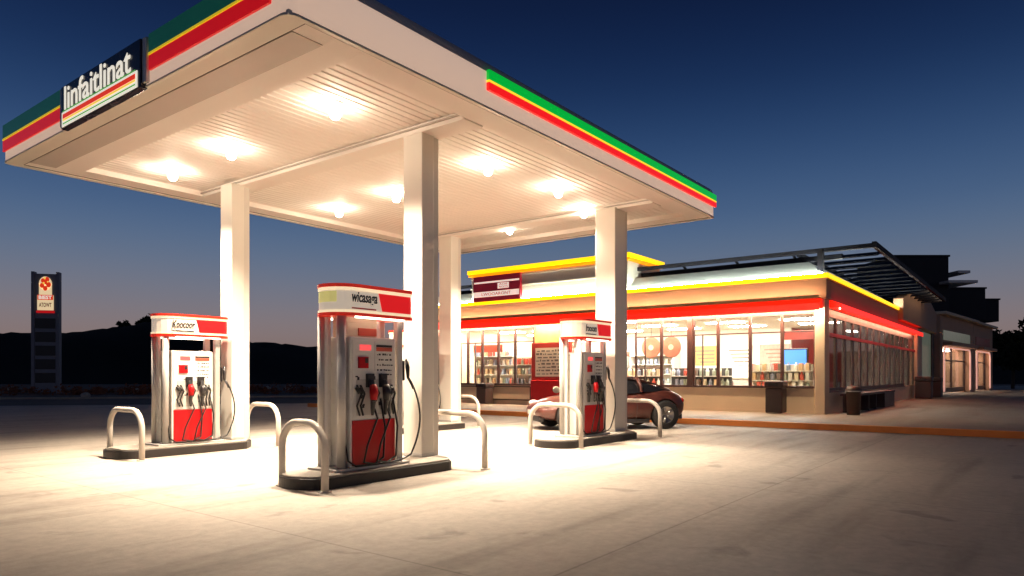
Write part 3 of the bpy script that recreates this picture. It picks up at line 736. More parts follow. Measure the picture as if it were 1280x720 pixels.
part('sill', 'frame', [(FU - .03, FU + .028, vR, vk1, .90, .95), (FU - .03, FU + .028, vk0, VL, .90, .95), (FU + .56, UE - 3.4, SV - .04, SV + .028, .76, .81)])
# framed panels under the left windows
for p, q in ((664, 612), (598, 572)):
    b = MB(); a0, a1 = vF(p), vF(q)
    frame_ring2 = [(FU - .03, FU - .001, a0, a1, .30, .34), (FU - .03, FU - .001, a0, a1, .82, .86), (FU - .03, FU - .001, a0, a0 + .05, .341, .819), (FU - .03, FU - .001, a1 - .05, a1, .341, .819)]
    part('panel_frame', 'frame', frame_ring2)
# parapet tower with the cap and the maroon sign
tv0, tv1 = vF(785), vF(590)
part('parapet', 'tower', [(FU - .02, FU + 2.6, tv0, tv1, 4.325, 5.40)], bevel=.02)
part('parapet_moulding', 'tower', [(FU - .07, FU - .021, tv0 - .03, tv1 + .03, 4.86, 4.93), (FU - .06, FU - .021, tv0 - .03, tv1 + .03, 5.28, 5.34)], bevel=.01)
cp = part('parapet_cap', 'neonyel', [(FU - .16, FU + 2.75, tv0 - .14, tv1 + .14, 5.50, 5.66)], bevel=.02)
part('cap_underside', 'neonora', [(FU - .12, FU + 2.7, tv0 - .1, tv1 + .1, 5.402, 5.497)], bevel=.01)
sv0, sv1 = vF(654), vF(596)
ms = part('sign_board', 'maroon', [(FU - .22, FU - .075, sv0, sv1, 4.32, 5.36)], bevel=.01); ms['label'] = 'maroon sign board with pale lettering on the parapet'
sc0, sc1 = sv0 - SV, sv1 - SV
b = MB(); b.box(-.226, -.221, sc0 + .03, sc1 - .05, 5.06, 5.13); b.box(-.226, -.221, sc0 + .04, sc1 - .03, 4.50, 4.72); b.box(-.226, -.221, sc0 + .55, sc0 + 1.12, 4.80, 5.03); b.build('pale_band', 'pinkwhite', ms)
lettering('lettering', 'LWOOARONT', .17, 'maroon', ms, face_nx(-.2285, (sc0 + sc1) / 2 - .0, 4.61), width=1.5, ext=.002)
lettering('lettering', 'AOE', .10, 'maroon', ms, face_nx(-.2285, sc0 + .83, 4.97), width=.42, ext=.002)
lettering('lettering', 'AOTS', .10, 'maroon', ms, face_nx(-.2285, sc0 + .83, 4.865), width=.46, ext=.002)
# dark sun-shade rails and louvre
RU = FU + .72; LV = 3.95
lo = MB()
lo.box(*sbx(RU, RU + .13, LV, VL, 5.10, 5.23)); lo.box(*sbx(RU + .30, RU + .46, SV - .3, VL, 4.90, 5.05))
lv = lo.build('sun_shade_rail', 'darkmetal', shop, bevel=.01)
for i in range(9):
    y = SV + 1.1 + i * 1.85
    if tv0 - .3 < y < tv1 + .3: continue
    b = MB(); yy = y - SV
    b.tube([(RU - FU + .04, yy, 5.15), (RU - FU + .5, yy - .0, 4.98)], .045, 8); b.tube([(RU - FU + .5, yy, 4.98), (RU - FU + .30, yy - .42, 4.66)], .05, 8)
    b.ball((RU - FU + .30, yy - .42, 4.66), .09, 8, 6)
    b.build('rail_bracket', 'darkmetal', shop)
b = MB(); b.box(*sbx(FU + .15, FU + .30, SV + .05, SV + .22, 4.33, 5.12)); b.build('corner_post', 'darkmetal', shop)
b = MB(); b.box(*sbx(RU, UE + 1, LV - .1, LV + .02, 5.10, 5.27)); b.box(*sbx(RU + .1, UE + 1, SV + .9, SV + 1.0, 5.06, 5.20)); b.build('louvre_frame', 'darkmetal', shop)
for i in range(15):
    u = RU + .9 + i * 1.22
    b = MB(); b.extr([(u - FU, 4.98), (u - FU + .95, 5.20), (u - FU + .95, 5.25), (u - FU, 5.03)], 'y', LV + .021 - SV, .899); b.build('louvre_slat', 'darkmetal', shop)
# gable parapet on the side
b = MB(); g0, g1 = 35.1 - FU, 47.6 - FU
b.extr([(g0, 3.76), (g1, 3.76), (g1, 4.9), (g0 + 7.6, 5.75), (g0 + 4.2, 5.62), (g0, 4.75)], 'y', -.30, .1)
b.build('gable_parapet', 'tan', shop, bevel=.03)
part('fill_strip', 'gable_fill', [(35.3, 41.8, LV + .021, LV + .03, 5.12, 5.25)])  # added strip hidden behind the louvre beam to light the gable
part('side_panel', 'winglass', [(UE + 1.81, 47.4, SV - .02, SV + .1, .14, 3.7)])
part('side_panel_frame', 'frame', [(47.4, 48.3, SV - .1, SV + .2, .14, 3.75)])
# interior shell
part('interior_floor', 'insidefloor', [(FU + .3, 40.8, SV + .3, VL - .01, .10, .16)])
part('interior_ceiling', 'inside', [(FU + .25, 40.8, SV + .3, VL - .01, 3.36, 3.45)])
part('interior_wall', 'inside', [(31.0, 31.2, SV + 3.4, VL - .01, .16, 3.36)])
part('interior_wall', 'inside', [(40.6, 40.8, SV + .3, SV + 3.399, .16, 3.36)])
part('side_room_wall', 'kred', [(31.2, 40.59, SV + 3.4, SV + 3.6, .16, 3.36)])
for u in (23.9, 26.4, 28.9):
    for v in (6.9, 9.7, 12.5, 15.3, 18.1, 20.2):
        b = MB(); b.box(*sbx(u - .18, u + .18, v - .7, v + .7, 3.322, 3.358)); b.build('ceiling_panel', 'panel', shop)
b = MB(); b.box(*sbx(34.6, 35.8, 6.8, 7.1, 3.322, 3.358)); b.build('ceiling_panel', 'panel_dim', shop)

# kiosk against the wall
kv = (vk0 + vk1) / 2; kw = (vk0 - vk1) / 2
k = thing('wall_kiosk', 'red brown wall kiosk with lit framed notice board, between the shop windows', 'kiosk', (FU - .001, kv, .13))
b = MB(); b.box(-.30, 0, -kw + .03, kw - .03, .0, .98); b.build('lower_cabinet', 'kbright', k, bevel=.02)
b = MB(); b.box(-.20, 0, -kw, kw, .981, 2.42); b.build('board_frame', 'kred', k, bevel=.02)
b = MB(); b.box(-.215, -.201, -kw + .20, kw - .20, 1.12, 2.22); po = b.build('notice_board', 'posterpaper', k)
b = MB()
for r_ in range(8):
    y = -kw + .26
    while y < kw - .30:
        w = random.uniform(.05, .22); z = 1.2 + r_ * .125
        b.box(-.219, -.2155, y, min(y + w, kw - .24), z, z + random.uniform(.03, .075)); y += w + random.uniform(.03, .08)
b.build('notice_print', 'posterink', po)
b = MB(); b.ball((-.31, -.35, .62), .13, 12, 8, (.25, 1.3, 1)); b.build('badge', 'lampglass', k, smooth=True)

# shelves and goods inside the shop
GOODS = []
gcols = [(.55, .10, .07), (.75, .66, .50), (.25, .28, .38), (.74, .72, .68), (.60, .42, .25), (.30, .34, .28), (.20, .15, .13)]
for i, c in enumerate(gcols): M['g%d' % i] = mat('packet_colour', c, .4, var=.2, scale=8)
def pack_mesh(i):
    b = MB()
    if i % 3 == 0: b.lathe([(.0001, 0), (.06, 0), (.065, .02), (.065, .18), (.03, .23), (.03, .28), (.0001, .28)], 10)
    elif i % 3 == 1: b.box(-.085, .085, -.06, .06, 0, .25)
    else: b.extr([(-.08, 0), (.08, 0), (.07, .20), (.02, .27), (-.02, .27), (-.07, .20)], 'y', -.06, .06)
    o = b.build('packet', 'g%d' % (i % 7), bevel=.006); return o
protos = [pack_mesh(i) for i in range(14)]
used = set()
def put(i, loc):
    i %= 14
    o = protos[i] if i not in used else protos[i].copy()
    if i in used: COL.objects.link(o)
    used.add(i); o.location = loc; o.rotation_euler = (0, 0, random.uniform(-.3, .3))
    tag(o, 'small packet standing among the goods on the shelves inside the shop', 'packet', 'goods on the shop shelves'); return o
def gondola(u, v0, v1, label, h=1.35, levels=3):
    t = thing('shop_shelf', label, 'shelf', (u, (v0 + v1) / 2, .16), 0, 'goods shelves inside the shop')
    L = (v1 - v0) / 2
    b = MB(); b.box(-.30, .30, -L, L, 0, .14); b.build('plinth', 'darkshelf', t)
    b = MB(); b.box(-.02, .02, -L, L, .141, h); b.build('back_panel', 'shelf' if h > 1.45 else 'darkshelf', t)
    for l in range(levels):
        z = .18 + l * (h - .25) / levels + .14
        b = MB(); b.box(-.29, -.021, -L, L, z, z + .03); b.build('shelf_board', 'shelf', t, bevel=.004)
        v = v0 + .12; 
        while v < v1 - .1:
            put(random.randrange(14), (u - .16 + random.uniform(-.03, .03), v, .16 + z + .031)); v += random.uniform(.14, .27)
    return t
gondola(24.0, 5.9, 8.0, 'low goods shelf inside the shop behind the corner window', 1.5, 4)
gondola(24.3, 8.7, 11.0, 'low goods shelf inside the shop beside the thick window post', 1.4, 3)
gondola(24.0, 11.2, 13.0, 'low goods shelf inside the shop behind the maroon car', 1.4, 3)
gondola(23.6, 15.9, 18.0, 'tall goods shelf inside the shop left of the red kiosk', 1.9, 4)
gondola(24.4, 18.4, 20.8, 'tall goods shelf inside the shop at the left end windows', 2.3, 5)
# back coolers
for i in range(2, 5):
    v0 = 8.8 + i * 2.4
    t = thing('drinks_cooler', ['lit drinks cooler at the back, seen through the corner window', 'lit drinks cooler at the back, second from the shop corner', 'lit drinks cooler at the back, behind the maroon car', 'lit drinks cooler at the back, behind the red kiosk', 'lit drinks cooler at the back, seen through the left windows'][i], 'cooler', (30.5, v0 + 1.1, .16), 0, 'drinks coolers along the shop back wall')
    b = MB(); b.box(-.35, .45, -1.12, 1.12, 2.05, 2.28); b.build('sign_header', 'signfade' if i % 2 else 'inside', t, bevel=.02)
    b = MB(); b.box(.3, .45, -1.12, 1.12, 0, 2.045); b.box(-.35, .299, -1.12, -1.07, 0, 2.045); b.box(-.35, .299, 1.07, 1.12, 0, 2.045); b.build('carcass', 'shelf', t)
    for l in range(4):
        b = MB(); b.box(-.28, .298, -1.065, 1.065, .25 + l * .46, .28 + l * .46); b.build('shelf_board', 'shelf', t)
        v = -1.0
        while v < 1.0:
            put(random.randrange(14), (30.5 - .12, v0 + 1.1 + v, .16 + .281 + l * .46)); v += random.uniform(.19, .3)
# hanging round signs, blue screen, counter
for (px, lb) in ((814, 'round red sign hanging in the shop window, left of a pair'), (839, 'round red sign hanging in the shop window, right of a pair')):
    v = vF(px, 23.0)
    t = thing('hanging_sign', lb, 'sign', (23.0, v, 2.3), 0, 'round red signs hanging in the shop window')
    b = MB(); b.lathe([(.0001, -.03), (.36, -.03), (.38, 0), (.36, .03), (.0001, .03)], 28, axis='x'); b.build('disc', 'signfade', t)
    b = MB(); b.lathe([(.0001, -.032), (.10, -.0325), (.10, -.031)], 20, axis='x'); b.build('pale_centre', 'inside', t)
    b = MB(); b.tube([(0, 0, .41), (0, 0, 1.06)], .008, 6); b.build('cord', 'ink', t)
v = vF(994, 24.6)
t = thing('display_screen', 'blue lit display screen on a stand behind the corner window', 'screen', (24.6, v, .16))
b = MB(); b.box(-.04, .04, -.42, .42, 1.35, 2.05); b.build('casing', 'blackpl', t, bevel=.015)
b = MB(); b.box(-.046, -.0405, -.37, .37, 1.40, 2.00); b.build('panel', 'screenblue', t)
b = MB(); b.box(-.04, .04, -.05, .05, 0, 1.349); b.box(-.25, .25, -.3, .3, -.0, .03); b.build('stand', 'blackpl', t)
t = thing('shop_counter', 'long white service counter inside the shop beyond the low shelves', 'counter', (27.2, 8.2, .16))
b = MB(); b.box(-.35, .35, -1.8, 1.8, 0, 1.0); b.build('body', 'shelf', t, bevel=.01)
b = MB(); b.box(-.42, .42, -1.9, 1.9, 1.001, 1.06); b.build('worktop', 'insidefloor', t, bevel=.01)
# small cafe tables with chairs behind the low shelves, pendant shades, wall menu boards
tl = ['first round cafe table from the shop corner, behind the low shelves', 'second round cafe table from the shop corner', 'round cafe table furthest from the shop corner']
for i, (u, v) in enumerate(((25.6, 6.4), (25.9, 9.2), (25.5, 11.9))):
    t = thing('cafe_table', tl[i], 'table', (u, v, .16), 0, 'cafe tables inside the shop')
    b = MB(); b.lathe([(.0001, .72), (.45, .72), (.45, .75), (.0001, .75)], 20); b.build('tabletop', 'wood', t)
    b = MB(); b.lathe([(.0001, 0), (.25, 0), (.25, .02), (.04, .05), (.04, .719), (.0001, .719)], 14); b.build('pedestal', 'darkshelf', t)
    for k in range(3):
        an = .6 + k * 2.1
        c = thing('cafe_chair', 'dark slim chair at one of the round tables inside the shop', 'chair', (u + .72 * math.cos(an), v + .72 * math.sin(an), .16), an + math.pi / 2, 'chairs round the cafe tables inside the shop')
        b = MB(); b.box(-.2, .2, -.2, .2, .44, .47); b.build('seat', 'kred' if k == 1 else 'darkshelf', c, bevel=.01)
        b = MB(); b.box(-.2, .2, -.22, -.19, .55, .92); b.build('backrest', 'kred' if k == 1 else 'darkshelf', c, bevel=.01)
        for x in (-.17, .17):
            for y in (-.19, .17):
                b = MB(); b.tube([(x, y, 0), (x, y, .439 if y > 0 else .60)], .014, 6); b.build('leg', 'darkshelf', c)
wl_ = ['pale menu board on the back wall, nearest the shop corner', 'pale menu board on the back wall, second from the shop corner', 'pale menu board on the back wall, third from the shop corner']
for i, v in enumerate((8.0 + 1.2, 10.8, 12.4)):
    t = thing('menu_board', wl_[i], 'sign', (30.98, v, 2.2), 0, 'menu boards on the shop back wall')
    b = MB(); b.box(-.04, 0, -.65, .65, -.45, .45); b.build('board', ['signfade', 'inside', 'wood'][i], t, bevel=.01)
    b = MB()
    for r_ in range(4): b.box(-.046, -.041, -.5, .2 + .08 * r_, -.32 + r_ * .17, -.26 + r_ * .17)
    b.build('print', 'posterink', t)
for px, u, z, w, lb in ((610, 23.2, 2.45, .8, 'red rectangular promotion board hanging behind the left windows'), (955, 25.6, 1.55, .55, 'red promotion board standing over the shelves near the corner window'), (1002, 26.2, 2.75, .6, 'red promotion board hanging above the blue screen')):
    v = vF(px, u); b = MB(); b.box(-.03, .03, -w, w, -.16, .16); o = b.build('promotion_board', 'red_goods', bevel=.01); o.location = (u, v, z); tag(o, lb, 'sign')

# ------------------------------------------------------------------ bins, bench on the sidewalk
def litter_bin(u, v, label, h=.92, w=.50, square=True):
    t = thing('litter_bin', label, 'bin', (u, v, .13), 0, 'dark litter bins along the shop')
    if square:
        b = MB(); b.box(-w / 2, w / 2, -w / 2, w / 2, .03, h * .78); b.build('body', 'bin', t, bevel=.03)
        b = MB(); b.box(-w / 2 - .03, w / 2 + .03, -w / 2 - .03, w / 2 + .03, h * .781, h); b.build('hood', 'bin', t, bevel=.05, seg=3)
        b = MB(); b.box(-w / 2 - .036, -w / 2 - .031, -.14, .14, h * .83, h * .93); b.build('slot', 'ink', t)
    else:
        b = MB(); b.lathe([(.0001, 0), (w * .40, 0), (w * .46, h * .8), (w * .5, h * .81), (w * .5, h * .88), (w * .36, h * .98), (.0001, h)], 20); b.build('body', 'bin', t, smooth=True)
        b = MB(); b.lathe([(w * .47, h * .80), (w * .52, h * .80), (w * .52, h * .83), (w * .47, h * .83)], 20); b.build('rim', 'metal', t)
    return t
litter_bin(21.65, vF(970, 21.65), 'square hooded dark brown bin below the shop window left of the corner pillar', 1.0, .5)
u, v = W((1067 - 640) / F * 20.3, 20.3); litter_bin(u, v, 'round dark bin just right of the shop corner pillar', .86, .44, False)
litter_bin(21.72, vF(606, 21.72), 'dark square bin under the windows left of the red kiosk', .85, .5)
u, v = W((1155 - 640) / F * 34.5, 34.5); litter_bin(u, v, 'dark grey bin by the pier at the far end of the side windows', 1.1, .7)
u, v = W((1166 - 640) / F * 36.5, 36.5); litter_bin(u, v, 'black bin behind the dark grey bin at the far pier', 1.05, .8)
t = thing('bench', 'dark bench with solid end panel beneath the side windows', 'bench', (27.0, SV - .42, .13))
b = MB(); b.box(-3.6, 3.4, -.25, .25, .52, .60); b.build('seat', 'bin', t, bevel=.01)
b = MB(); b.box(1.2, 3.3, -.24, .24, 0, .519); b.build('end_panel', 'bin', t, bevel=.01)
for x in (-3.4, -1.5, -.2): 
    b = MB(); b.box(x - .04, x + .04, -.2, .2, 0, .519); b.build('leg', 'bin', t)

# ------------------------------------------------------------------ shop row beyond (wings) and rooftop
def wing(x0, x1, zt, label, arch):
    t = thing('shop_unit', label, 'shop', (48.5, 4.75, 0), R(-5.9), 'shop units in the far row')
    b = MB(); b.box(x0, x1, 0.001, 6, 3.1, zt); b.box(x0, x0 + .7, -.0, 6, .1, 3.099); b.box(x1 - 1.3, x1, -.0, 6, .1, 3.099); b.box(x0 + .71, x1 - 1.31, 5.5, 6, .1, 3.099); b.build('wall', 'tan', t)
    b = MB(); b.box(x0 - .1, x1 + .1, -.35, 6.2, zt + .001, zt + .18); b.build('roof', 'stucco', t, bevel=.03)
    w0, w1 = x0 + .72, x1 - 1.32
    b = MB(); b.box(w0, w1, -.03, -.0, 3.45, 4.05); b.build('transom_window', 'winglass' if not arch else 'kred', t)
    b = MB(); b.box(w0, w1, -.5, .3, 3.11, 3.30); b.build('sign_canopy', 'tan', t)
    b = MB(); b.box(w0, w1, .32, .36, .3, 3.0); f = b.build('window', 'glass', t)
    b = MB()
    nb = 2
    for i in range(nb + 1):
        x = w0 + (w1 - w0) * i / nb; b.box(x - .05, x + .05, .28, .40, .2, 3.05)
    b.box(w0, w1, .285, .395, .2, .5); b.box(w0, w1, .285, .395, 2.2, 2.28); b.build('frame', 'frame', f)
    b = MB(); r0 = .4
    pts = [(w0 + .1, -.05, .3), (w0 + .1, -.05, 2.6)] + [(w0 + .1 + r0 - r0 * math.cos(R(a)), -.05, 2.6 + r0 * math.sin(R(a))) for a in (30, 60, 90)] + [(w1 - .1 - r0 + r0 * math.sin(R(a)), -.05, 2.6 + r0 * math.cos(R(a))) for a in (0, 30, 60, 90)] + [(w1 - .1, -.05, .3)]
    b.tube(pts, .05, 8); b.build('neon_tube', 'neonpink', t)
    b = MB(); b.box(w0, w1, 2.6, 2.7, .2, 3.0); b.build('interior_wall', 'inside', t)
    b = MB(); b.box(w0 + .4, w1 - .4, 1.0, 1.3, 2.94, 3.0); b.build('ceiling_panel', 'panel_dim', t)
    for z in (.7, 1.2, 1.7):
        b = MB(); b.box(w0 + .3, w1 - .3, 1.9, 2.5, z, z + .18); b.build('display_shelf', 'darkshelf', t)
    return t
wing(0.0, 10.0, 4.95, 'dim shop unit with pink neon round its window, beyond the main shop', False)
wing(10.05, 17.5, 4.9, 'last small shop unit with an arched neon frame in the far row', True)
def rooftop(px0, px1, y0, y1, Y, depth, label, name='rooftop_unit'):
    z1 = CH + (HOR - y0) / F * Y; z0 = max(4.0, CH + (HOR - y1) / F * Y)
    x0, x1 = (px0 - 640) / F * Y, (px1 - 640) / F * Y
    u, v = W((x0 + x1) / 2, Y + depth / 2)
    t = thing(name, label, 'rooftop unit', (u, v, z0), R(-52.66))
    w = (x1 - x0) / 2
    b = MB(); b.box(-w, w, -depth / 2, depth / 2, 0, z1 - z0); b.build('casing', 'unit', t, bevel=.04)
    b = MB(); b.box(-w - .06, w + .06, -depth / 2 - .06, depth / 2 + .06, z1 - z0 + .001, z1 - z0 + .12); b.build('cap', 'unit', t)
    return t
rooftop(1118, 1186, 321, 398, 46, 5, 'tall dark block standing on the roof behind the louvre')
rooftop(1182, 1232, 361, 400, 52, 4, 'wide dark block on the roof of the far shop row')
rooftop(1230, 1249, 375, 402, 54, 3, 'small dark block at the right end of the far roof')
for px0, px1, y0, Y, lb in ((1186, 1201, 344, 47, 'thin pale roof plate jutting right from the tall dark block'), (1174, 1210, 356, 46, 'wider thin roof plate below the tall dark block')):
    z = CH + (HOR - y0) / F * Y; x0, x1 = (px0 - 640) / F * Y, (px1 - 640) / F * Y; u, v = W((x0 + x1) / 2, Y)
    t = thing('roof_plate', lb, 'roof plate', (u, v, z), R(-52.66))
    b = MB(); b.box(-(x1 - x0) / 2, (x1 - x0) / 2, -1, 3, 0, .18); b.build('plate', 'metal', t, bevel=.02)
    b = MB(); b.box(-.08, .08, 1.5, 1.66, -(z - 4.9), 0); b.build('prop', 'darkmetal', t)

# ------------------------------------------------------------------ totem sign
YT = 50.0; tu, tv = W((58 - 640) / F * YT, YT)
tt = thing('price_totem', 'tall dark roadside price sign with a lit logo panel on top', 'sign', (tu, tv, 0), R(-52.66 + 14)); tt.scale = (.80, .8, 1.0)
b = MB(); b.box(-1.12, -.86, -.3, .3, 0, 8.75); b.box(.86, 1.12, -.3, .3, 0, 8.75); b.build('frame_post', 'totem', tt, bevel=.03)
b = MB(); b.box(-.859, .859, -.22, .22, .1, 8.6); b.build('panel', 'totem', tt)
for i in range(5):
    b = MB(); z = .75 + i * .98; b.box(-.80, .80, -.25, -.221, z, z + .72); b.build('price_panel', 'totemdark', tt)
b = MB(); b.box(-.62, .66, -.30, -.222, 5.98, 7.05); b.box(-.48, .52, -.30, -.222, 7.051, 7.9); b.lathe([(.0001, -.30), (.5, -.30), (.5, -.222), (.0001, -.222)], 24, (.02, 0, 7.9), 'y'); lp = b.build('logo_panel', 'totemlit', tt)
b = MB()
for i_, (x, z, r_) in enumerate(((-.16, 8.1, .17), (.16, 8.18, .19), (.28, 7.82, .2), (-.24, 7.75, .18), (.02, 7.55, .18), (.05, 7.95, .12))): b.lathe([(.0001, -.310 - .002 * i_), (r_, -.310 - .002 * i_), (r_, -.3005)], 14, (x, 0, z), 'y')
b.build('logo_patch', 'signred', lp)
b = MB()
for x, z, r_ in ((-.02, 8.27, .08), (-.1, 7.92, .08), (.22, 8.02, .06)): b.lathe([(.0001, -.330), (r_, -.330), (r_, -.3245)], 12, (x, 0, z), 'y')
b.build('logo_patch', 'signyel', lp)
b = MB(); b.box(-.60, .64, -.304, -.3005, 6.72, 7.08); b.build('red_strip', 'signred', lp)
lettering('lettering', 'BIEST', .34, 'signwhite', lp, face_ny(.02, -.306, 6.9), width=1.05, ext=.002, bold=.01)
lettering('lettering', 'ATOWT', .42, 'inkred', lp, face_ny(.02, -.303, 6.36), width=1.0, ext=.002, bold=.01)
b = MB(); b.box(-.70, .74, -.29, -.223, 5.78, 5.95); b.build('red_underline', 'sred', tt)

# ------------------------------------------------------------------ car
def car():
    rw, fw = Vector((15.60, 7.25)), Vector((13.66, 8.70))
    hd = (fw - rw).normalized(); rt = Vector((hd.y, -hd.x))     # right side of the car
    WB = (fw - rw).length; c = (rw + fw) / 2 + rt * .74
    t = thing('parked_car', 'low maroon coupe parked beyond the pumps in front of the shop', 'car', (c.x, c.y, 0), math.atan2(hd.y, hd.x))
    xr, xf = -WB / 2, WB / 2
    # stations: x, sill half width, waist half width, shoulder half width, bottom z, waist z, shoulder z, centre top z
    st = [(xr - .64, .50, .60, .50, .40, .56, .72, .74), (xr - .56, .66, .74, .64, .28, .58, .80, .84), (xr - .28, .78, .84, .74, .22, .60, .90, .95),
          (xr + .0, .80, .87, .78, .20, .60, .93, .99), (xr + .40, .79, .86, .77, .19, .58, .90, .96), (xr + .9, .78, .84, .76, .19, .56, .86, .90),
          (0.25, .78, .83, .75, .19, .55, .83, .87), (xf - .55, .78, .84, .74, .19, .55, .80, .86), (xf - .1, .79, .86, .74, .20, .56, .78, .83),
          (xf + .35, .76, .82, .66, .22, .52, .69, .74), (xf + .62, .64, .70, .54, .28, .47, .60, .63), (xf + .74, .46, .52, .40, .36, .46, .52, .54)]
    b = MB(); K = 11
    for x, ws, ww, sh, zb, zw, zs, zt in st:
        ring = [(0, zb), (-ws * .8, zb), (-ws, zb + .06), (-ww, zw), (-sh, zs), (-sh * .6, zt - .012)]
        ring = ring + [(0, zt)] + [(-y, z) for y, z in ring[:0:-1]]
        K = len(ring); b.v += [(x, y, z) for y, z in ring]
    for i in range(len(st) - 1):
        for k in range(K): b.f.append((i * K + k, i * K + (k + 1) % K, (i + 1) * K + (k + 1) % K, (i + 1) * K + k)); b.mi.append(0)
    b.f += [tuple(range(K)), tuple(range((len(st) - 1) * K, len(st) * K))]; b.mi += [0, 0]
    tmp = b.build('tmp', 'carpaint', None, smooth=True)
    sm = tmp.modifiers.new('s', 'SUBSURF'); sm.levels = 2; sm.render_levels = 2
    cut = MB()
    for x in (xr, xf):
        for s_ in (-1, 1):
            cut.lathe([(.0001, -.16), (.385, -.16), (.385, .16), (.0001, .16)], 32, (x, s_ * .80, .345), 'y')
    cu = cut.build('cut', 'tyre')
    bo = tmp.modifiers.new('b', 'BOOLEAN'); bo.object = cu; bo.operation = 'DIFFERENCE'; bo.solver = 'EXACT'
    dg = bpy.context.evaluated_depsgraph_get(); dg.update()
    me = bpy.data.meshes.new_from_object(tmp.evaluated_get(dg))
    bpy.data.objects.remove(tmp); bpy.data.objects.remove(cu)
    me.materials.clear(); me.materials.append(M['carpaint'])
    if len(me.materials) and me.polygons:
        for p in me.polygons: p.use_smooth = True; p.material_index = 0
    me.set_sharp_from_angle(angle=R(40))
    body = bpy.data.objects.new('body', me); COL.objects.link(body); body.parent = t
    # cabin: x, belt half width, belt z, roof half width, roof z
    cs = [(xr - .30, .60, .93, .42, .945), (xr + .15, .70, .94, .50, 1.10), (xr + .75, .74, .90, .55, 1.245), (xr + 1.25, .74, .87, .56, 1.265), (xf - .95, .73, .85, .55, 1.19), (xf - .45, .70, .83, .50, .96), (xf - .22, .66, .82, .48, .86)]
    def loft(cs, k0, g_, name, m, par, roof=False):
        b = MB()
        for x, bw, bz, rw_, rz in cs:
            ring = [(-bw - g_, bz - .03), (-(bw + rw_) / 2 - .03 - g_, (bz + rz) / 2), (-rw_ - g_, rz - .025), (-rw_ * .5, rz + g_), (0, rz + .012 + g_)]
            ring += [(-y, z) for y, z in ring[-2::-1]]
            if roof: ring = ring[2:-2]
            b.v += [(x, y, z) for y, z in ring]; k_ = len(ring)
        for i in range(len(cs) - 1):
            for k in range(k_ - 1): b.f.append((i * k_ + k, i * k_ + k + 1, (i + 1) * k_ + k + 1, (i + 1) * k_ + k)); b.mi.append(0)
        o = b.build(name, m, par, smooth=True); q = o.modifiers.new('s', 'SUBSURF'); q.levels = 2; q.render_levels = 2
        return o
    cab = loft(cs, 0, 0, 'cabin_glass', 'carglass', t)
    rf = loft(cs[1:5], 0, .012, 'roof_panel', 'carpaint', t, True)
    so = rf.modifiers.new('so', 'SOLIDIFY'); so.thickness = .02
    for s_ in (-1, 1):
        b = MB()
        for i in range(len(cs) - 1):
            (xa, ba, za, ra, ha), (xb, bb, zb_, rb, hb_) = cs[i], cs[i + 1]
            b.tube([(xa, s_ * (ra + .02), ha - .015), (xb, s_ * (rb + .02), hb_ - .015)], .022, 6)
        b.tube([(xr + .62, s_ * .775, .90), (xr + .62, s_ * .70, 1.07), (xr + .66, s_ * .575, 1.235)], .04, 6)
        b.build('roof_rail', 'carpaint', t, smooth=True)
        b = MB(); b.ball((xf - .62, s_ * .88, .93), .09, 10, 8, (.7, 1, .65)); b.tube([(xf - .6, s_ * .78, .88), (xf - .62, s_ * .86, .92)], .02, 6); b.build('wing_mirror', 'carpaint', t, smooth=True)
        b = MB(); b.ball((xf + .48, s_ * .60, .615), .13, 12, 8, (1.0, .75, .55)); b.build('headlight', 'lampglass', t, smooth=True)
        b = MB(); b.ball((xr - .53, s_ * .60, .68), .12, 12, 8, (.5, .9, .6)); b.build('tail_light', 'taillamp', t, smooth=True)
        b = MB(); b.box(-.32, -.16, s_ * .842, s_ * .865, .725, .75); b.build('door_handle', 'chrome', t, bevel=.006)
        b = MB(); b.tube([(-.42, s_ * .838, .25), (-.44, s_ * .848, .56), (-.40, s_ * .79, .84)], .006, 4); b.tube([(.62, s_ * .83, .25), (.66, s_ * .848, .56), (.60, s_ * .785, .81)], .006, 4); b.build('door_seam', 'ink', t)
        b = MB(); b.box(xr + .42, xf - .42, s_ * .76, s_ * .82, .155, .25); b.build('sill', 'blackpl', t, bevel=.02)
        for x in (xr, xf):
            b = MB(); R_ = .345
            b.lathe([(.20, -.10), (R_ - .03, -.105), (R_, -.075), (R_, .075), (R_ - .03, .105), (.20, .10)], 32, (x, s_ * .755, R_), 'y'); w = b.build('wheel', 'tyre', t, smooth=True)
            b = MB(); b.lathe([(.0001, .05), (.05, .06), (.19, .07), (.215, .10), (.225, .09), (.225, -.09), (.0001, -.08)], 32, (0, 0, 0), 'y')
            for k in range(5):
                a = k * 2 * math.pi / 5; ca, sa = math.cos(a), math.sin(a)
                b.tube([(ca * .04, .075, sa * .04), (ca * .20, .088, sa * .20)], [.03, .022], 6)
            if s_ < 0: b.v = [(p[0], -p[1], p[2]) for p in b.v]
            b.v = [(p[0] + x, p[1] + s_ * .755, p[2] + R_) for p in b.v]
            b.build('rim', 'chrome', w, smooth=True)
    b = MB(); b.box(xf + .70, xf + .745, -.26, .26, .36, .47); b.build('number_plate', 'lampglass', t, bevel=.006)
    b = MB(); b.box(xf + .55, xf + .69, -.45, .45, .20, .33); b.build('front_grille', 'blackpl', t, bevel=.02)
    b = MB(); b.box(xr - .60, xr - .45, -.55, .55, .22, .36); b.build('rear_valance', 'blackpl', t, bevel=.02)
    return t
car()

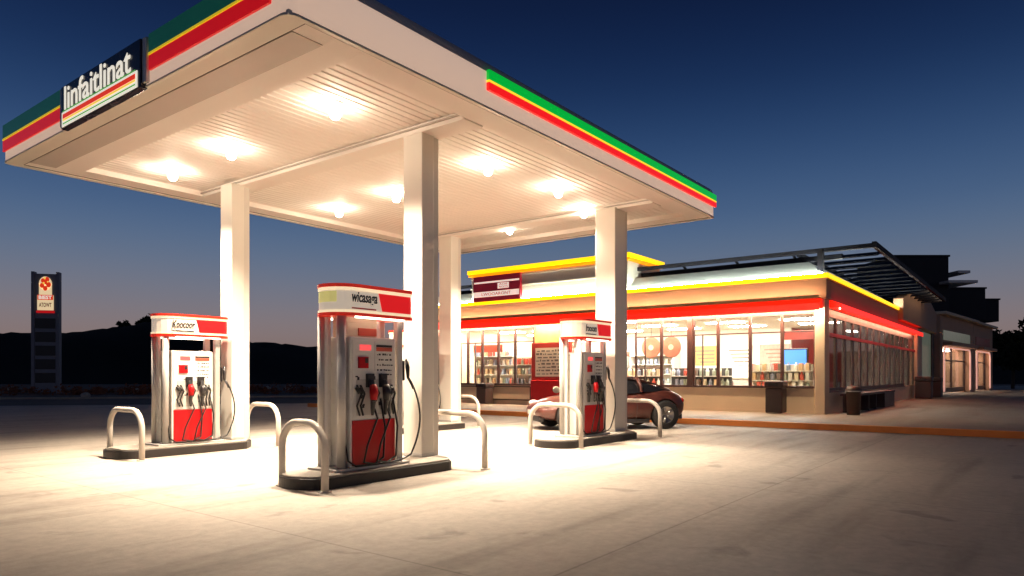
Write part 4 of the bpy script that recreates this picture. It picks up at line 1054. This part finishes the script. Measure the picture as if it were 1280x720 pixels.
# ------------------------------------------------------------------ world, sun, camera
w = bpy.data.worlds.new('World'); S.world = w; w.use_nodes = True
nt = w.node_tree; L = nt.links; bg = nt.nodes['Background']
sky = nt.nodes.new('ShaderNodeTexSky'); sky.sky_type = 'NISHITA'; sky.sun_disc = False
SUN_EL = R(-2.0); SUN_ROT = R(20)
sky.sun_elevation = SUN_EL; sky.sun_rotation = SUN_ROT; sky.altitude = 300; sky.air_density = 1.0; sky.dust_density = 1.0; sky.ozone_density = 4.0
tc = nt.nodes.new('ShaderNodeTexCoord'); sp = nt.nodes.new('ShaderNodeSeparateXYZ'); L.new(tc.outputs['Generated'], sp.inputs[0])
cr = nt.nodes.new('ShaderNodeValToRGB'); cr.color_ramp.interpolation = 'B_SPLINE'
def lin(c): return tuple(((x / 255 + .055) / 1.055) ** 2.4 if x > 10 else x / 255 / 12.92 for x in c) + (1,)
el = cr.color_ramp.elements
stops = [(0.0, (118, 98, 92)), (.05, (134, 116, 114)), (.10, (119, 117, 126)), (.16, (94, 111, 134)), (.22, (69, 95, 130)), (.30, (42, 69, 108)), (.38, (21, 43, 80)), (.47, (11, 24, 54)), (.62, (7, 14, 34)), (1.0, (5, 9, 22))]
el[0].position, el[0].color = stops[0][0], lin(stops[0][1]); el[1].position, el[1].color = stops[-1][0], lin(stops[-1][1])
for p, c in stops[1:-1]:
    e = el.new(p); e.color = lin(c)
L.new(sp.outputs['Z'], cr.inputs[0])
add = nt.nodes.new('ShaderNodeMix'); add.data_type = 'RGBA'; add.blend_type = 'ADD'; add.inputs[0].default_value = .0
sc1 = nt.nodes.new('ShaderNodeVectorMath'); sc1.operation = 'SCALE'; sc1.inputs['Scale'].default_value = .04
L.new(sky.outputs[0], sc1.inputs[0])
L.new(cr.outputs[0], add.inputs[6]); L.new(sc1.outputs[0], add.inputs[7]); add.inputs[0].default_value = 1.0
L.new(add.outputs[2], bg.inputs[0]); bg.inputs[1].default_value = 1.0

sl = bpy.data.lights.new('sun', 'SUN'); sl.energy = .02; sl.angle = R(10); sl.color = (1, .7, .6)
so = bpy.data.objects.new('sun', sl); COL.objects.link(so); so.rotation_euler = (R(88), 0, R(-52.66 + 30 + 180))

cam = bpy.data.cameras.new('camera'); co = bpy.data.objects.new('camera', cam); COL.objects.link(co); S.camera = co
co.location = (0, 0, CH); co.rotation_euler = (R(90), 0, ANG - R(90))
cam.sensor_width = 36; cam.lens = F / 1280 * 36; cam.shift_y = (HOR - 360) / 1280; cam.clip_end = 5000; cam.clip_start = .05
S.view_settings.view_transform = 'Standard'; S.view_settings.look = 'None'; S.view_settings.exposure = 0; S.view_settings.gamma = 1
S.cycles.use_denoising = True
S.cycles.max_bounces = 10; S.cycles.diffuse_bounces = 6; S.cycles.glossy_bounces = 3; S.cycles.transparent_max_bounces = 12
S.cycles.caustics_reflective = False; S.cycles.caustics_refractive = False; S.cycles.sample_clamp_indirect = 6
